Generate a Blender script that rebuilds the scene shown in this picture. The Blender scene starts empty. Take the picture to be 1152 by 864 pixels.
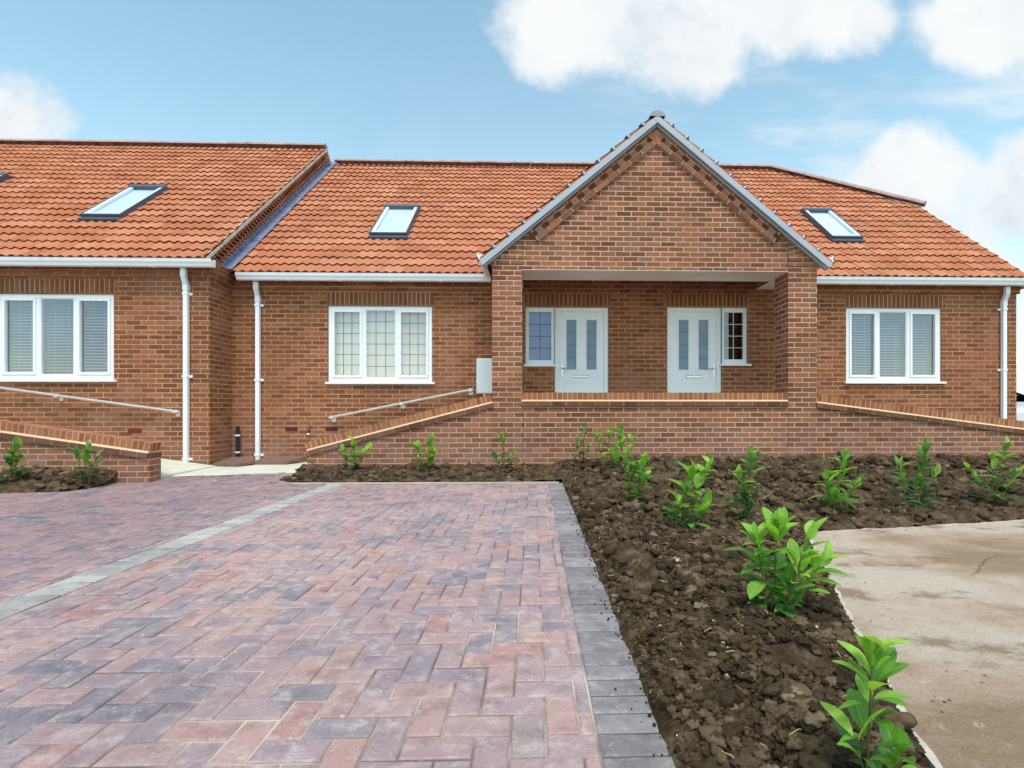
import bpy, math, random
from mathutils import Vector, Matrix, noise
random.seed(7)
R = math.radians
scene = bpy.context.scene
COL = scene.collection

# ------------------------------------------------------------------ helpers
def tag(o, label=None, cat=None, group=None, kind=None):
    if label: o['label'] = label
    if cat: o['category'] = cat
    if group: o['group'] = group
    if kind: o['kind'] = kind
    return o

def empty(name, loc=(0, 0, 0)):
    o = bpy.data.objects.new(name, None)
    o.empty_display_size = 0.2
    o.location = loc
    COL.objects.link(o)
    return o

class MB:
    """collects faces with metre UVs and an optional per face random value, then links ONE mesh object"""
    def __init__(s):
        s.v, s.f, s.uv, s.rnd, s.mi, s.sm = [], [], [], [], [], []
    def face(s, pts, uv=None, rnd=None, mi=0, smooth=False):
        b = len(s.v)
        pts = [Vector(p) for p in pts]
        s.v += pts
        s.f.append(list(range(b, b + len(pts))))
        if uv is None:
            n = (pts[1] - pts[0]).cross(pts[2] - pts[0])
            ax = max(range(3), key=lambda i: abs(n[i]))
            uv = [(p.y, p.z) if ax == 0 else (p.x, p.z) if ax == 1 else (p.x, p.y) for p in pts]
        s.uv.append(uv); s.rnd.append(random.random() if rnd is None else rnd); s.mi.append(mi); s.sm.append(smooth)
    def box(s, x0, x1, y0, y1, z0, z1, M=None, mi=0, rnd=None, skip='', swap=False, uo=(0, 0)):
        P = lambda x, y, z: Vector((x, y, z))
        fs = {'-x': [P(x0, y1, z0), P(x0, y0, z0), P(x0, y0, z1), P(x0, y1, z1)],
              '+x': [P(x1, y0, z0), P(x1, y1, z0), P(x1, y1, z1), P(x1, y0, z1)],
              '-y': [P(x0, y0, z0), P(x1, y0, z0), P(x1, y0, z1), P(x0, y0, z1)],
              '+y': [P(x1, y1, z0), P(x0, y1, z0), P(x0, y1, z1), P(x1, y1, z1)],
              '-z': [P(x0, y1, z0), P(x1, y1, z0), P(x1, y0, z0), P(x0, y0, z0)],
              '+z': [P(x0, y0, z1), P(x1, y0, z1), P(x1, y1, z1), P(x0, y1, z1)]}
        r = random.random() if rnd is None else rnd
        for k, pts in fs.items():
            if k in skip.split(): continue
            if k[1] == 'x': uv = [(p.y - uo[0], p.z - uo[1]) for p in pts]
            elif k[1] == 'y': uv = [(p.x - uo[0], p.z - uo[1]) for p in pts]
            else: uv = [(p.x - uo[0], p.y - uo[1]) for p in pts]
            if swap: uv = [(b, a) for a, b in uv]
            if M is not None: pts = [M @ p for p in pts]
            s.face(pts, uv, r, mi)
    def cbox(s, x0, x1, y0, y1, z0, z1, c=0.005, M=None, mi=0, rnd=None):
        """box with chamfered edges on every side"""
        r = random.random() if rnd is None else rnd
        X, Y, Z = (x0, x1), (y0, y1), (z0, z1)
        sg = (1, -1)
        def p(i, j, k, a):
            q = [X[i] + sg[i] * c, Y[j] + sg[j] * c, Z[k] + sg[k] * c]
            q[a] = (X, Y, Z)[a][(i, j, k)[a]]
            q = Vector(q)
            return M @ q if M is not None else q
        def add(pts):
            s.face(pts, None, r, mi)
        for a in range(3):
            for e in (0, 1):
                o = [0, 0, 0]; o[a] = e
                b, d = (a + 1) % 3, (a + 2) % 3
                cs = [(0, 0), (1, 0), (1, 1), (0, 1)]
                if e == 0: cs = cs[::-1]
                pts = []
                for u, w in cs:
                    o[b], o[d] = u, w
                    pts.append(p(*o, a))
                add(pts)
        for a in range(3):            # edges along axis a
            b, d = (a + 1) % 3, (a + 2) % 3
            for u in (0, 1):
                for w in (0, 1):
                    o1 = [0, 0, 0]; o2 = [0, 0, 0]
                    o1[a], o2[a] = 0, 1
                    o1[b] = o2[b] = u; o1[d] = o2[d] = w
                    pts = [p(*o1, b), p(*o2, b), p(*o2, d), p(*o1, d)]
                    if u != w: pts = pts[::-1]
                    add(pts[::-1] if False else pts)
        for i in (0, 1):
            for j in (0, 1):
                for k in (0, 1):
                    pts = [p(i, j, k, 0), p(i, j, k, 1), p(i, j, k, 2)]
                    if (i + j + k) % 2 == 0: pts = pts[::-1]
                    add(pts)
    def prism(s, prof, axis, a0, a1, mi=0, M=None, caps=True, smooth=False):
        """prof: list of 2D points; axis 'x': (y,z), 'y': (x,z), 'z': (x,y)"""
        def q(p, a):
            v = Vector((a, p[0], p[1])) if axis == 'x' else Vector((p[0], a, p[1])) if axis == 'y' else Vector((p[0], p[1], a))
            return M @ v if M is not None else v
        n = len(prof); r = random.random()
        for i in range(n):
            j = (i + 1) % n
            s.face([q(prof[i], a0), q(prof[i], a1), q(prof[j], a1), q(prof[j], a0)], None, r, mi, smooth)
        if caps:
            s.face([q(p, a0) for p in prof], None, r, mi)
            s.face([q(p, a1) for p in prof][::-1], None, r, mi)
    def tube(s, pts, rad, n=10, mi=0, cap=True):
        pts = [Vector(p) for p in pts]
        rads = rad if isinstance(rad, (list, tuple)) else [rad] * len(pts)
        rings = []
        for i, p in enumerate(pts):
            t = (pts[min(i + 1, len(pts) - 1)] - pts[max(i - 1, 0)]).normalized()
            a = t.cross(Vector((0, 0, 1)))
            if a.length < 1e-3: a = Vector((1, 0, 0))
            a.normalize(); b = t.cross(a)
            rings.append([p + (a * math.cos(k * 2 * math.pi / n) + b * math.sin(k * 2 * math.pi / n)) * rads[i] for k in range(n)])
        r = random.random()
        for i in range(len(rings) - 1):
            for k in range(n):
                l = (k + 1) % n
                s.face([rings[i][k], rings[i][l], rings[i + 1][l], rings[i + 1][k]], None, r, mi, True)
        if cap:
            s.face(rings[0][::-1], None, r, mi); s.face(rings[-1], None, r, mi)
    def build(s, name, mats, parent=None, weld=False):
        me = bpy.data.meshes.new(name)
        me.from_pydata([tuple(p) for p in s.v], [], s.f)
        ul = me.uv_layers.new(name='UVMap')
        at = me.attributes.new('rnd', 'FLOAT', 'FACE')
        i = 0
        for k, p in enumerate(me.polygons):
            for q in s.uv[k]:
                ul.data[i].uv = q; i += 1
            at.data[k].value = s.rnd[k]
            p.material_index = s.mi[k]
            p.use_smooth = s.sm[k]
        if not isinstance(mats, (list, tuple)): mats = [mats]
        for m in mats: me.materials.append(m)
        if weld:
            import bmesh
            bm = bmesh.new(); bm.from_mesh(me)
            bmesh.ops.remove_doubles(bm, verts=bm.verts, dist=1e-5)
            bmesh.ops.recalc_face_normals(bm, faces=bm.faces)
            bm.to_mesh(me); bm.free()
        me.update()
        o = bpy.data.objects.new(name, me)
        COL.objects.link(o)
        if parent is not None:
            o.parent = parent
            o.matrix_parent_inverse = Matrix.Translation(-parent.location) if parent.type == 'EMPTY' else Matrix()
        return o

def wall_face(mb, a0, a1, z0, z1, fixed, normal, holes=(), rev=0.1):
    """wall rectangle in the plane 'y=fixed' (normal -y) or 'x=fixed' (normal +x) with rectangular holes and reveals"""
    xs = sorted({a0, a1, *[h[0] for h in holes], *[h[1] for h in holes]})
    zs = sorted({z0, z1, *[h[2] for h in holes], *[h[3] for h in holes]})
    for i in range(len(xs) - 1):
        for j in range(len(zs) - 1):
            cx, cz = (xs[i] + xs[i + 1]) / 2, (zs[j] + zs[j + 1]) / 2
            if any(h[0] < cx < h[1] and h[2] < cz < h[3] for h in holes): continue
            A, B, c, d = xs[i], xs[i + 1], zs[j], zs[j + 1]
            if normal == '-y': mb.face([(A, fixed, c), (B, fixed, c), (B, fixed, d), (A, fixed, d)])
            else: mb.face([(fixed, A, c), (fixed, B, c), (fixed, B, d), (fixed, A, d)])
    for h in holes:
        A, B, c, d = h; y0, y1 = fixed, fixed + rev
        mb.face([(A, y1, c), (A, y0, c), (A, y0, d), (A, y1, d)][::-1])
        mb.face([(B, y0, c), (B, y1, c), (B, y1, d), (B, y0, d)][::-1])
        mb.face([(A, y0, d), (B, y0, d), (B, y1, d), (A, y1, d)])
        mb.face([(A, y0, c), (A, y1, c), (B, y1, c), (B, y0, c)])

# ------------------------------------------------------------------ materials
class NT:
    def __init__(s, name):
        s.m = bpy.data.materials.new(name); s.m.use_nodes = True
        s.t = s.m.node_tree; s.t.nodes.clear()
        s.out = s.t.nodes.new('ShaderNodeOutputMaterial')
    def n(s, typ, ins=None, **kw):
        d = s.t.nodes.new(typ)
        for k, v in kw.items(): setattr(d, k, v)
        for k, v in (ins or {}).items():
            if isinstance(v, bpy.types.NodeSocket): s.t.links.new(v, d.inputs[k])
            else: d.inputs[k].default_value = v
        return d
    def math(s, op, a, b=0.0, c=0.0, clamp=False):
        d = s.n('ShaderNodeMath', {0: a, 1: b, 2: c}, operation=op, use_clamp=clamp)
        return d.outputs[0]
    def mix(s, f, a, b, blend='MIX'):
        d = s.n('ShaderNodeMix', {0: f, 6: a, 7: b}, data_type='RGBA', blend_type=blend)
        return d.outputs[2]
    def noise(s, vec, scale, detail=4.0, rough=0.55, dim='3D'):
        return s.n('ShaderNodeTexNoise', {'Vector': vec, 'Scale': scale, 'Detail': detail, 'Roughness': rough}, noise_dimensions=dim).outputs[0]
    def ramp(s, f, stops, interp='LINEAR'):
        d = s.n('ShaderNodeValToRGB', {0: f})
        cr = d.color_ramp; cr.interpolation = interp
        while len(cr.elements) < len(stops): cr.elements.new(0.5)
        for e, (p, c) in zip(cr.elements, stops):
            e.position = p; e.color = c if len(c) == 4 else (*c, 1)
        return d.outputs[0]
    def smooth(s, x, lo, hi, a=0.0, b=1.0):
        return s.n('ShaderNodeMapRange', {0: x, 1: lo, 2: hi, 3: a, 4: b}, interpolation_type='SMOOTHSTEP').outputs[0]
    def obj(s): return s.n('ShaderNodeTexCoord').outputs['Object']
    def uv(s): return s.n('ShaderNodeTexCoord').outputs['UV']
    def rnd(s): return s.n('ShaderNodeAttribute', attribute_name='rnd').outputs['Fac']
    def bsdf(s, col, rough=0.8, bump=None, dist=0.005, strength=1.0, spec=0.3, **kw):
        b = s.n('ShaderNodeBsdfPrincipled', {'Base Color': col, 'Roughness': rough, 'Specular IOR Level': spec, **kw})
        if bump is not None:
            bn = s.n('ShaderNodeBump', {'Height': bump, 'Distance': dist, 'Strength': strength})
            s.t.links.new(bn.outputs[0], b.inputs['Normal'])
        s.t.links.new(b.outputs[0], s.out.inputs[0])
        return s.m

def srgb(r, g, b, k=1.0):
    f = lambda c: ((c / 255) / 12.92 if c <= 10 else (((c / 255) + 0.055) / 1.055) ** 2.4) * k
    return (f(r), f(g), f(b), 1)

def brick_mat(name, stops, mortar, stagger=True, L=0.225, Hc=0.075, joint=0.0135, pale=0.25, palecol=(170, 130, 115), soft=0.0022):
    t = NT(name); uv = t.uv(); sp = t.n('ShaderNodeSeparateXYZ', {0: uv})
    wob = t.math('MULTIPLY', t.math('SUBTRACT', t.noise(uv, 9.0, 2), 0.5), 0.006)
    u, v = t.math('ADD', sp.outputs[0], wob), t.math('ADD', sp.outputs[1], wob)
    vr = t.math('DIVIDE', v, Hc); row = t.math('FLOOR', vr); fv = t.math('SUBTRACT', vr, row)
    ur = t.math('DIVIDE', u, L)
    if stagger:
        jit = t.n('ShaderNodeTexWhiteNoise', {'W': row}, noise_dimensions='1D').outputs[0]
        ur = t.math('ADD', ur, t.math('ADD', t.math('MULTIPLY', t.math('FLOORED_MODULO', row, 2.0), 0.5), t.math('MULTIPLY', jit, 0.07)))
    col = t.math('FLOOR', ur); fu = t.math('SUBTRACT', ur, col)
    du = t.math('MULTIPLY', t.math('MINIMUM', fu, t.math('SUBTRACT', 1.0, fu)), L)
    dv = t.math('MULTIPLY', t.math('MINIMUM', fv, t.math('SUBTRACT', 1.0, fv)), Hc)
    d = t.math('MINIMUM', du, dv)
    mask = t.smooth(d, joint / 2 - soft, joint / 2 + soft)         # 1 on the brick
    cid = t.n('ShaderNodeCombineXYZ', {0: col, 1: row}).outputs[0]
    wn = t.n('ShaderNodeTexWhiteNoise', {'Vector': cid}, noise_dimensions='2D')
    ob = t.obj()
    c = t.ramp(wn.outputs[0], stops)
    fine = t.noise(ob, 55.0, 5, 0.7)
    c = t.mix(1.0, c, t.ramp(fine, [(0.25, (0.62, 0.62, 0.62)), (0.5, (1, 1, 1)), (0.8, (1.32, 1.3, 1.28))]), 'MULTIPLY')
    blot = t.noise(ob, 14.0, 3, 0.6)
    c = t.mix(t.smooth(blot, 0.55, 0.8, 0.0, 0.45), c, srgb(*palecol, 0.8))
    mo = t.mix(t.noise(ob, 30.0, 4, 0.7), (mortar[0] * .86, mortar[1] * .84, mortar[2] * .82, 1), mortar)
    mv = t.noise(ob, 1.7, 3, 0.5)
    mo = t.mix(t.smooth(mv, 0.35, 0.65), t.mix(1.0, mo, (0.78, 0.74, 0.70, 1), 'MULTIPLY'), mo)
    c = t.mix(mask, mo, c)
    big = t.noise(ob, 0.9, 4, 0.6)
    c = t.mix(t.smooth(big, 0.52, 0.72, 0.0, pale), c, srgb(*palecol))
    c = t.mix(1.0, c, t.ramp(t.noise(ob, 0.5, 3), [(0.3, (0.86, 0.86, 0.86)), (0.7, (1.1, 1.1, 1.1))]), 'MULTIPLY')
    # ground splash: the lowest courses are dusty and pinkish
    zz = t.n('ShaderNodeSeparateXYZ', {0: ob}).outputs[2]
    c = t.mix(t.math('MULTIPLY', t.smooth(zz, 0.95, 0.0), t.smooth(t.noise(ob, 2.5, 4), 0.3, 0.75, 0.04, 0.5)), c, srgb(160, 128, 122))
    h = t.math('ADD', mask, t.math('MULTIPLY', fine, 0.35))
    return t.bsdf(c, 0.88, h, 0.004, 0.6, 0.2)

HB = [(0.0, srgb(116, 70, 48)[:3]), (0.12, srgb(126, 77, 53)[:3]), (0.45, srgb(139, 86, 59)[:3]), (0.75, srgb(149, 94, 66)[:3]), (0.92, srgb(160, 104, 77)[:3]), (1.0, srgb(130, 76, 56)[:3])]
SB = [(0.0, srgb(118, 74, 50)[:3]), (0.5, srgb(130, 82, 56)[:3]), (1.0, srgb(140, 90, 64)[:3])]
FB = [(0.0, srgb(106, 69, 56)[:3]), (0.12, srgb(122, 78, 61)[:3]), (0.45, srgb(136, 88, 69)[:3]), (0.72, srgb(148, 97, 77)[:3]), (0.9, srgb(164, 104, 76)[:3]), (1.0, srgb(132, 100, 88)[:3])]
CB = [(0.0, srgb(140, 86, 60)[:3]), (0.5, srgb(158, 100, 69)[:3]), (1.0, srgb(172, 115, 84)[:3])]
DB = [(0.0, srgb(92, 64, 54)[:3]), (0.5, srgb(110, 76, 62)[:3]), (1.0, srgb(124, 86, 70)[:3])]
M = {}
M['brick'] = brick_mat('house_brick', HB, srgb(200, 157, 122))
M['soldier'] = brick_mat('soldier_brick', SB, srgb(206, 164, 130), stagger=False, joint=0.014)
M['front'] = brick_mat('porch_brick', FB, srgb(220, 180, 150), pale=0.16)
M['coping'] = brick_mat('coping_brick', CB, srgb(226, 172, 130), stagger=False, L=0.075, Hc=0.5, joint=0.012, pale=0.1)
M['creasing'] = brick_mat('creasing_brick', DB, srgb(176, 138, 116), stagger=False, L=0.215, Hc=0.5, joint=0.010, pale=0.1)

def _d(): pass
def simple(name, col, rough=0.6, var=0.12, scale=6.0, spec=0.35, bump=0.0, metallic=0.0):
    t = NT(name); ob = t.obj()
    nz = t.noise(ob, scale, 5, 0.6)
    a = tuple(c * (1 - var) for c in col[:3]); b = tuple(min(1, c * (1 + var)) for c in col[:3])
    c = t.ramp(nz, [(0.3, a), (0.7, b)])
    f = t.noise(ob, scale * 22, 3)
    return t.bsdf(c, rough, f if bump else None, bump or 0.001, 0.6, spec, Metallic=metallic)
M['upvc'] = simple('white_plastic', srgb(240, 243, 248), 0.32, 0.03, 3.0, 0.4)
M['door'] = simple('white_door_skin', srgb(242, 243, 250), 0.45, 0.03, 3.0, 0.4)
M['barge'] = simple('grey_bargeboard', srgb(174, 180, 190), 0.5, 0.06, 2.0)
M['mortar'] = simple('verge_mortar', srgb(206, 194, 182), 0.95, 0.2, 7.0, 0.1, 0.004)
M['fillet'] = simple('coping_mortar', srgb(214, 180, 144), 0.95, 0.12, 9.0, 0.1, 0.003)
M['lead'] = simple('lead_flashing', srgb(128, 134, 162), 0.45, 0.25, 5.0, 0.5, 0.003)
M['lintel'] = simple('lintel_soffit', srgb(240, 232, 226), 0.55, 0.12, 1.6)
M['bandmortar'] = simple('band_mortar', srgb(214, 178, 150), 0.95, 0.12, 9.0, 0.1)
M['ceilingshade'] = simple('dark_ceiling_shade', srgb(78, 50, 38), 0.95, 0.2, 12.0, 0.1)
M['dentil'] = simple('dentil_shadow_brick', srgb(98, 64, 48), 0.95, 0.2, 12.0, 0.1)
M['lavender'] = simple('lavender_blind', srgb(104, 112, 186), 0.6, 0.1, 4.0)
M['steel'] = simple('stainless_rail', srgb(214, 208, 206), 0.35, 0.08, 8.0, 0.5, 0, 0.6)
M['black'] = simple('black_plastic', srgb(38, 36, 38), 0.5, 0.2, 9.0)
M['charcoal'] = simple('grey_aluminium', srgb(78, 84, 98), 0.4, 0.1, 5.0, 0.5)
M['silver'] = simple('pale_aluminium', srgb(206, 214, 224), 0.4, 0.06, 5.0, 0.5)
M['curtain'] = simple('white_net_curtain', srgb(234, 228, 220), 0.9, 0.05, 2.0, 0.1)
M['slat'] = simple('lilac_blind', srgb(146, 140, 196), 0.55, 0.06, 3.0)
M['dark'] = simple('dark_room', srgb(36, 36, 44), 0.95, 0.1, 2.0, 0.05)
M['leading'] = simple('lead_came', srgb(84, 88, 96), 0.5, 0.1, 9.0)
M['slabbrown'] = simple('brown_slab', srgb(124, 98, 86), 0.9, 0.22, 9.0, 0.2, 0.004)
M['airbrick'] = simple('terracotta_air_brick', srgb(112, 44, 30), 0.8, 0.15, 20.0)
M['stonewhite'] = simple('meter_box_plastic', srgb(238, 242, 244), 0.4, 0.03, 3.0)
M['stem'] = simple('woody_stem', srgb(104, 92, 52), 0.8, 0.25, 30.0)
M['chrome'] = simple('chrome_handle', srgb(200, 200, 206), 0.2, 0.03, 5.0, 0.6, 0, 0.8)
M['carpaint'] = simple('pale_lilac_paint', srgb(214, 212, 226), 0.25, 0.03, 1.0, 0.6)
M['tyre'] = simple('black_rubber', srgb(30, 30, 32), 0.9, 0.15, 20.0)
M['hedge'] = simple('hedge_leaves', srgb(84, 106, 58), 0.9, 0.5, 3.0, 0.15, 0.03)

def glass(name, tint, refl, rough=0.02):
    t = NT(name)
    tr = t.n('ShaderNodeBsdfTransparent', {'Color': tint})
    gl = t.n('ShaderNodeBsdfGlossy', {'Color': (0.95, 0.97, 1, 1), 'Roughness': rough})
    lw = t.n('ShaderNodeLayerWeight', {'Blend': 0.25})
    f = t.math('ADD', t.math('MULTIPLY', lw.outputs[1], 0.6), refl, clamp=True)
    mx = t.n('ShaderNodeMixShader', {0: f, 1: tr.outputs[0], 2: gl.outputs[0]})
    t.t.links.new(mx.outputs[0], t.out.inputs[0])
    return t.m
M['glass'] = glass('window_glass', (0.94, 0.92, 0.93, 1), 0.11)
M['skyglass'] = glass('roof_window_glass', (0.93, 0.97, 0.98, 1), 0.14)
M['frost'] = simple('frosted_door_glass', srgb(116, 136, 160), 0.25, 0.16, 5.0, 0.5)
M['lavglass'] = glass('side_light_glass', (0.74, 0.76, 0.96, 1), 0.09)

def tile_mat():
    t = NT('clay_pantile'); ob = t.obj(); r = t.rnd()
    c = t.ramp(r, [(0.0, srgb(176, 106, 74)[:3]), (0.3, srgb(184, 116, 83)[:3]), (0.7, srgb(190, 123, 90)[:3]), (0.95, srgb(198, 133, 101)[:3]), (1.0, srgb(182, 106, 68)[:3])])
    n = t.noise(ob, 5.0, 5, 0.65)
    c = t.mix(t.smooth(n, 0.45, 0.8, 0, 0.4), c, srgb(206, 144, 114))
    c = t.mix(t.smooth(t.noise(ob, 0.7, 3), 0.5, 0.75, 0, 0.3), c, srgb(184, 104, 56))
    f = t.noise(ob, 60.0, 4, 0.7)
    c = t.mix(1.0, c, t.ramp(f, [(0.3, (0.82, 0.82, 0.82)), (0.7, (1.12, 1.12, 1.12))]), 'MULTIPLY')
    c = t.mix(1.0, c, t.ramp(t.noise(ob, 1.3, 6, 0.65), [(0.3, (0.80, 0.77, 0.75)), (0.5, (1, 1, 1)), (0.75, (1.06, 1.07, 1.08))]), 'MULTIPLY')
    return t.bsdf(c, 0.82, f, 0.003, 0.6, 0.25)
M['tile'] = tile_mat()
M['tileedge'] = simple('pantile_edge_shade', srgb(128, 70, 50), 0.9, 0.2, 20.0, 0.1)  # shade at the tile lips put into the colour, darker than the tops
M['ridge'] = simple('ridge_tile_clay', srgb(178, 150, 146), 0.85, 0.25, 6.0, 0.2, 0.003)
M['greyridge'] = simple('grey_ridge_cap', srgb(150, 152, 156), 0.6, 0.15, 6.0)

def paver_mat(name, stops, streak=0.5, pale=(206, 192, 190), dark=(0.66, 0.64, 0.68, 1)):
    t = NT(name); ob = t.obj(); r = t.rnd()
    # every block gets its own offset into the noise so that the mottling breaks at the joints
    off = t.n('ShaderNodeCombineXYZ', {0: t.math('MULTIPLY', r, 37.0), 1: t.math('MULTIPLY', r, 91.0), 2: 0.0}).outputs[0]
    lo = t.n('ShaderNodeVectorMath', {0: ob, 1: off}, operation='ADD').outputs[0]
    c = t.ramp(r, stops)
    n5 = t.noise(lo, 8.5, 4, 0.6)
    c = t.mix(t.smooth(n5, 0.46, 0.68, 0, 0.75), c, t.mix(1.0, c, dark, 'MULTIPLY'))
    n = t.noise(lo, 13.0, 6, 0.7)
    c = t.mix(t.smooth(n, 0.46, 0.72, 0, streak), c, srgb(*pale))
    n2 = t.noise(ob, 0.8, 5, 0.6)
    c = t.mix(1.0, c, t.ramp(n2, [(0.3, (0.78, 0.76, 0.80)), (0.5, (0.96, 0.95, 0.96)), (0.72, (1.1, 1.09, 1.07))]), 'MULTIPLY')
    n4 = t.noise(lo, 34.0, 4, 0.6)
    c = t.mix(t.smooth(n4, 0.63, 0.74, 0, 0.6), c, srgb(226, 214, 206))
    f = t.noise(ob, 130.0, 5, 0.75)
    c = t.mix(1.0, c, t.ramp(f, [(0.25, (0.70, 0.70, 0.70)), (0.5, (1, 1, 1)), (0.8, (1.18, 1.18, 1.18))]), 'MULTIPLY')
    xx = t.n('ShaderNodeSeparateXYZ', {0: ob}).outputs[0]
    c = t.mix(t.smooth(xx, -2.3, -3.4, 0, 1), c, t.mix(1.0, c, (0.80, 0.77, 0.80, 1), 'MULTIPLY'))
    c = t.mix(1.0, c, (0.93, 0.90, 0.88, 1), 'MULTIPLY')
    h = t.math('ADD', f, t.math('MULTIPLY', n, 1.2))
    return t.bsdf(c, 0.72, h, 0.004, 0.8, 0.3)
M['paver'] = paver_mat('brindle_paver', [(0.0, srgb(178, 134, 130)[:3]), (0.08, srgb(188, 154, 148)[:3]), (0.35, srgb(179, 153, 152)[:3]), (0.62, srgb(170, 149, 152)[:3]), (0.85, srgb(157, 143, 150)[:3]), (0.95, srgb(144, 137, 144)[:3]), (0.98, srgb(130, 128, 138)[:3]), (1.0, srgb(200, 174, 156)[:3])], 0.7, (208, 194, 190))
M['greypaver'] = paver_mat('charcoal_paver', [(0.0, srgb(128, 123, 126)[:3]), (0.5, srgb(142, 137, 139)[:3]), (1.0, srgb(160, 155, 156)[:3])], 0.6, (188, 184, 186))
M['palepaver'] = paver_mat('pale_grey_paver', [(0.0, srgb(160, 158, 156)[:3]), (0.5, srgb(180, 178, 174)[:3]), (1.0, srgb(198, 196, 190)[:3])], 0.6, (212, 210, 206))
def sand_mat():
    t = NT('jointing_sand'); ob = t.obj()
    n = t.noise(ob, 1.6, 4, 0.6)
    c = t.mix(t.smooth(n, 0.4, 0.62), srgb(112, 100, 94), srgb(196, 178, 160))
    c = t.mix(t.smooth(t.noise(ob, 2.3, 3), 0.6, 0.75, 0, 0.6), c, srgb(120, 116, 70))
    f = t.noise(ob, 200, 3)
    return t.bsdf(c, 0.95, f, 0.002, 0.8, 0.1)
M['sand'] = sand_mat()
def soil_mat():
    t = NT('dark_soil'); ob = t.obj()
    n = t.noise(ob, 9.0, 8, 0.7)
    c = t.ramp(n, [(0.3, srgb(48, 38, 28)[:3]), (0.5, srgb(84, 67, 50)[:3]), (0.72, srgb(130, 109, 84)[:3])])
    f = t.noise(ob, 70.0, 6, 0.75)
    c = t.mix(1.0, c, t.ramp(f, [(0.25, (0.5, 0.5, 0.5)), (0.55, (1, 1, 1)), (0.8, (1.35, 1.33, 1.3))]), 'MULTIPLY')
    c = t.mix(t.smooth(t.noise(ob, 150.0, 2), 0.7, 0.76, 0, 0.6), c, srgb(190, 172, 148))
    return t.bsdf(c, 0.95, f, 0.012, 1.0, 0.12)
M['soil'] = soil_mat()
def clod_mat():
    t = NT('soil_clod'); ob = t.obj(); r = t.rnd()
    c = t.ramp(r, [(0.0, srgb(60, 48, 36)[:3]), (0.5, srgb(86, 70, 52)[:3]), (0.93, srgb(118, 98, 75)[:3]), (0.96, srgb(146, 128, 104)[:3]), (1.0, srgb(206, 192, 170)[:3])])
    f = t.noise(ob, 80.0, 6, 0.75)
    c = t.mix(1.0, c, t.ramp(f, [(0.25, (0.55, 0.55, 0.55)), (0.55, (1, 1, 1)), (0.8, (1.3, 1.28, 1.25))]), 'MULTIPLY')
    return t.bsdf(c, 0.95, f, 0.008, 1.0, 0.12)
M['clod'] = clod_mat()
def slab_mat():
    t = NT('sandy_concrete'); ob = t.obj()
    st = t.n('ShaderNodeMapping', {0: ob, 3: (0.85, 1.25, 1)}, vector_type='POINT').outputs[0]
    n = t.n('ShaderNodeTexNoise', {'Vector': st, 'Scale': 0.9, 'Detail': 12.0, 'Roughness': 0.62, 'Distortion': 0.25}).outputs[0]
    c = t.ramp(n, [(0.38, srgb(160, 136, 110)[:3]), (0.47, srgb(184, 160, 138)[:3]), (0.53, srgb(200, 180, 162)[:3]), (0.60, srgb(208, 193, 178)[:3])])
    w = t.n('ShaderNodeTexNoise', {'Vector': st, 'Scale': 1.9, 'Detail': 10.0, 'Roughness': 0.62, 'Distortion': 0.2}).outputs[0]
    c = t.mix(t.smooth(w, 0.54, 0.63, 0, 0.75), c, srgb(140, 116, 84))
    w2 = t.noise(ob, 3.1, 10, 0.65)
    c = t.mix(t.smooth(w2, 0.54, 0.66, 0, 0.45), c, srgb(196, 166, 154))
    k = t.noise(ob, 18, 8, 0.72)
    c = t.mix(t.smooth(k, 0.56, 0.72, 0, 0.45), c, srgb(140, 114, 98))
    c = t.mix(t.smooth(t.noise(ob, 11, 8, 0.72), 0.58, 0.7, 0, 0.5), c, srgb(228, 218, 206))
    vr = t.n('ShaderNodeTexVoronoi', {'Vector': t.n('ShaderNodeMix', {0: 0.12, 4: ob, 5: t.n('ShaderNodeTexNoise', {'Vector': ob, 'Scale': 3.0, 'Detail': 6.0}).outputs[1]}, data_type='VECTOR').outputs[1], 'Scale': 0.55}, feature='DISTANCE_TO_EDGE').outputs[0]
    crack = t.math('MULTIPLY', t.smooth(vr, 0.006, 0.0015), t.smooth(t.noise(ob, 1.3, 3), 0.45, 0.6))
    c = t.mix(t.math('MULTIPLY', crack, 0.6), c, srgb(110, 92, 76))
    f = t.noise(ob, 120.0, 5, 0.75)
    c = t.mix(1.0, c, t.ramp(f, [(0.25, (0.66, 0.66, 0.66)), (0.5, (1, 1, 1)), (0.8, (1.14, 1.14, 1.14))]), 'MULTIPLY')
    c = t.mix(t.smooth(t.noise(ob, 38.0, 2), 0.70, 0.75, 0, 0.7), c, srgb(96, 80, 68))
    c = t.mix(1.0, c, (0.88, 0.86, 0.83, 1), 'MULTIPLY')
    return t.bsdf(c, 0.85, t.math('ADD', f, t.math('MULTIPLY', k, 2.5)), 0.007, 0.9, 0.2)
M['slab'] = slab_mat()
M['path'] = simple('smooth_concrete', srgb(206, 204, 190), 0.85, 0.1, 2.5, 0.2, 0.003)
M['kerbwhite'] = simple('cement_haunch', srgb(196, 184, 172), 0.9, 0.2, 14.0, 0.2, 0.006)
M['grass'] = simple('rough_ground', srgb(132, 122, 112), 0.95, 0.4, 0.6, 0.1, 0.03)
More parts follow.
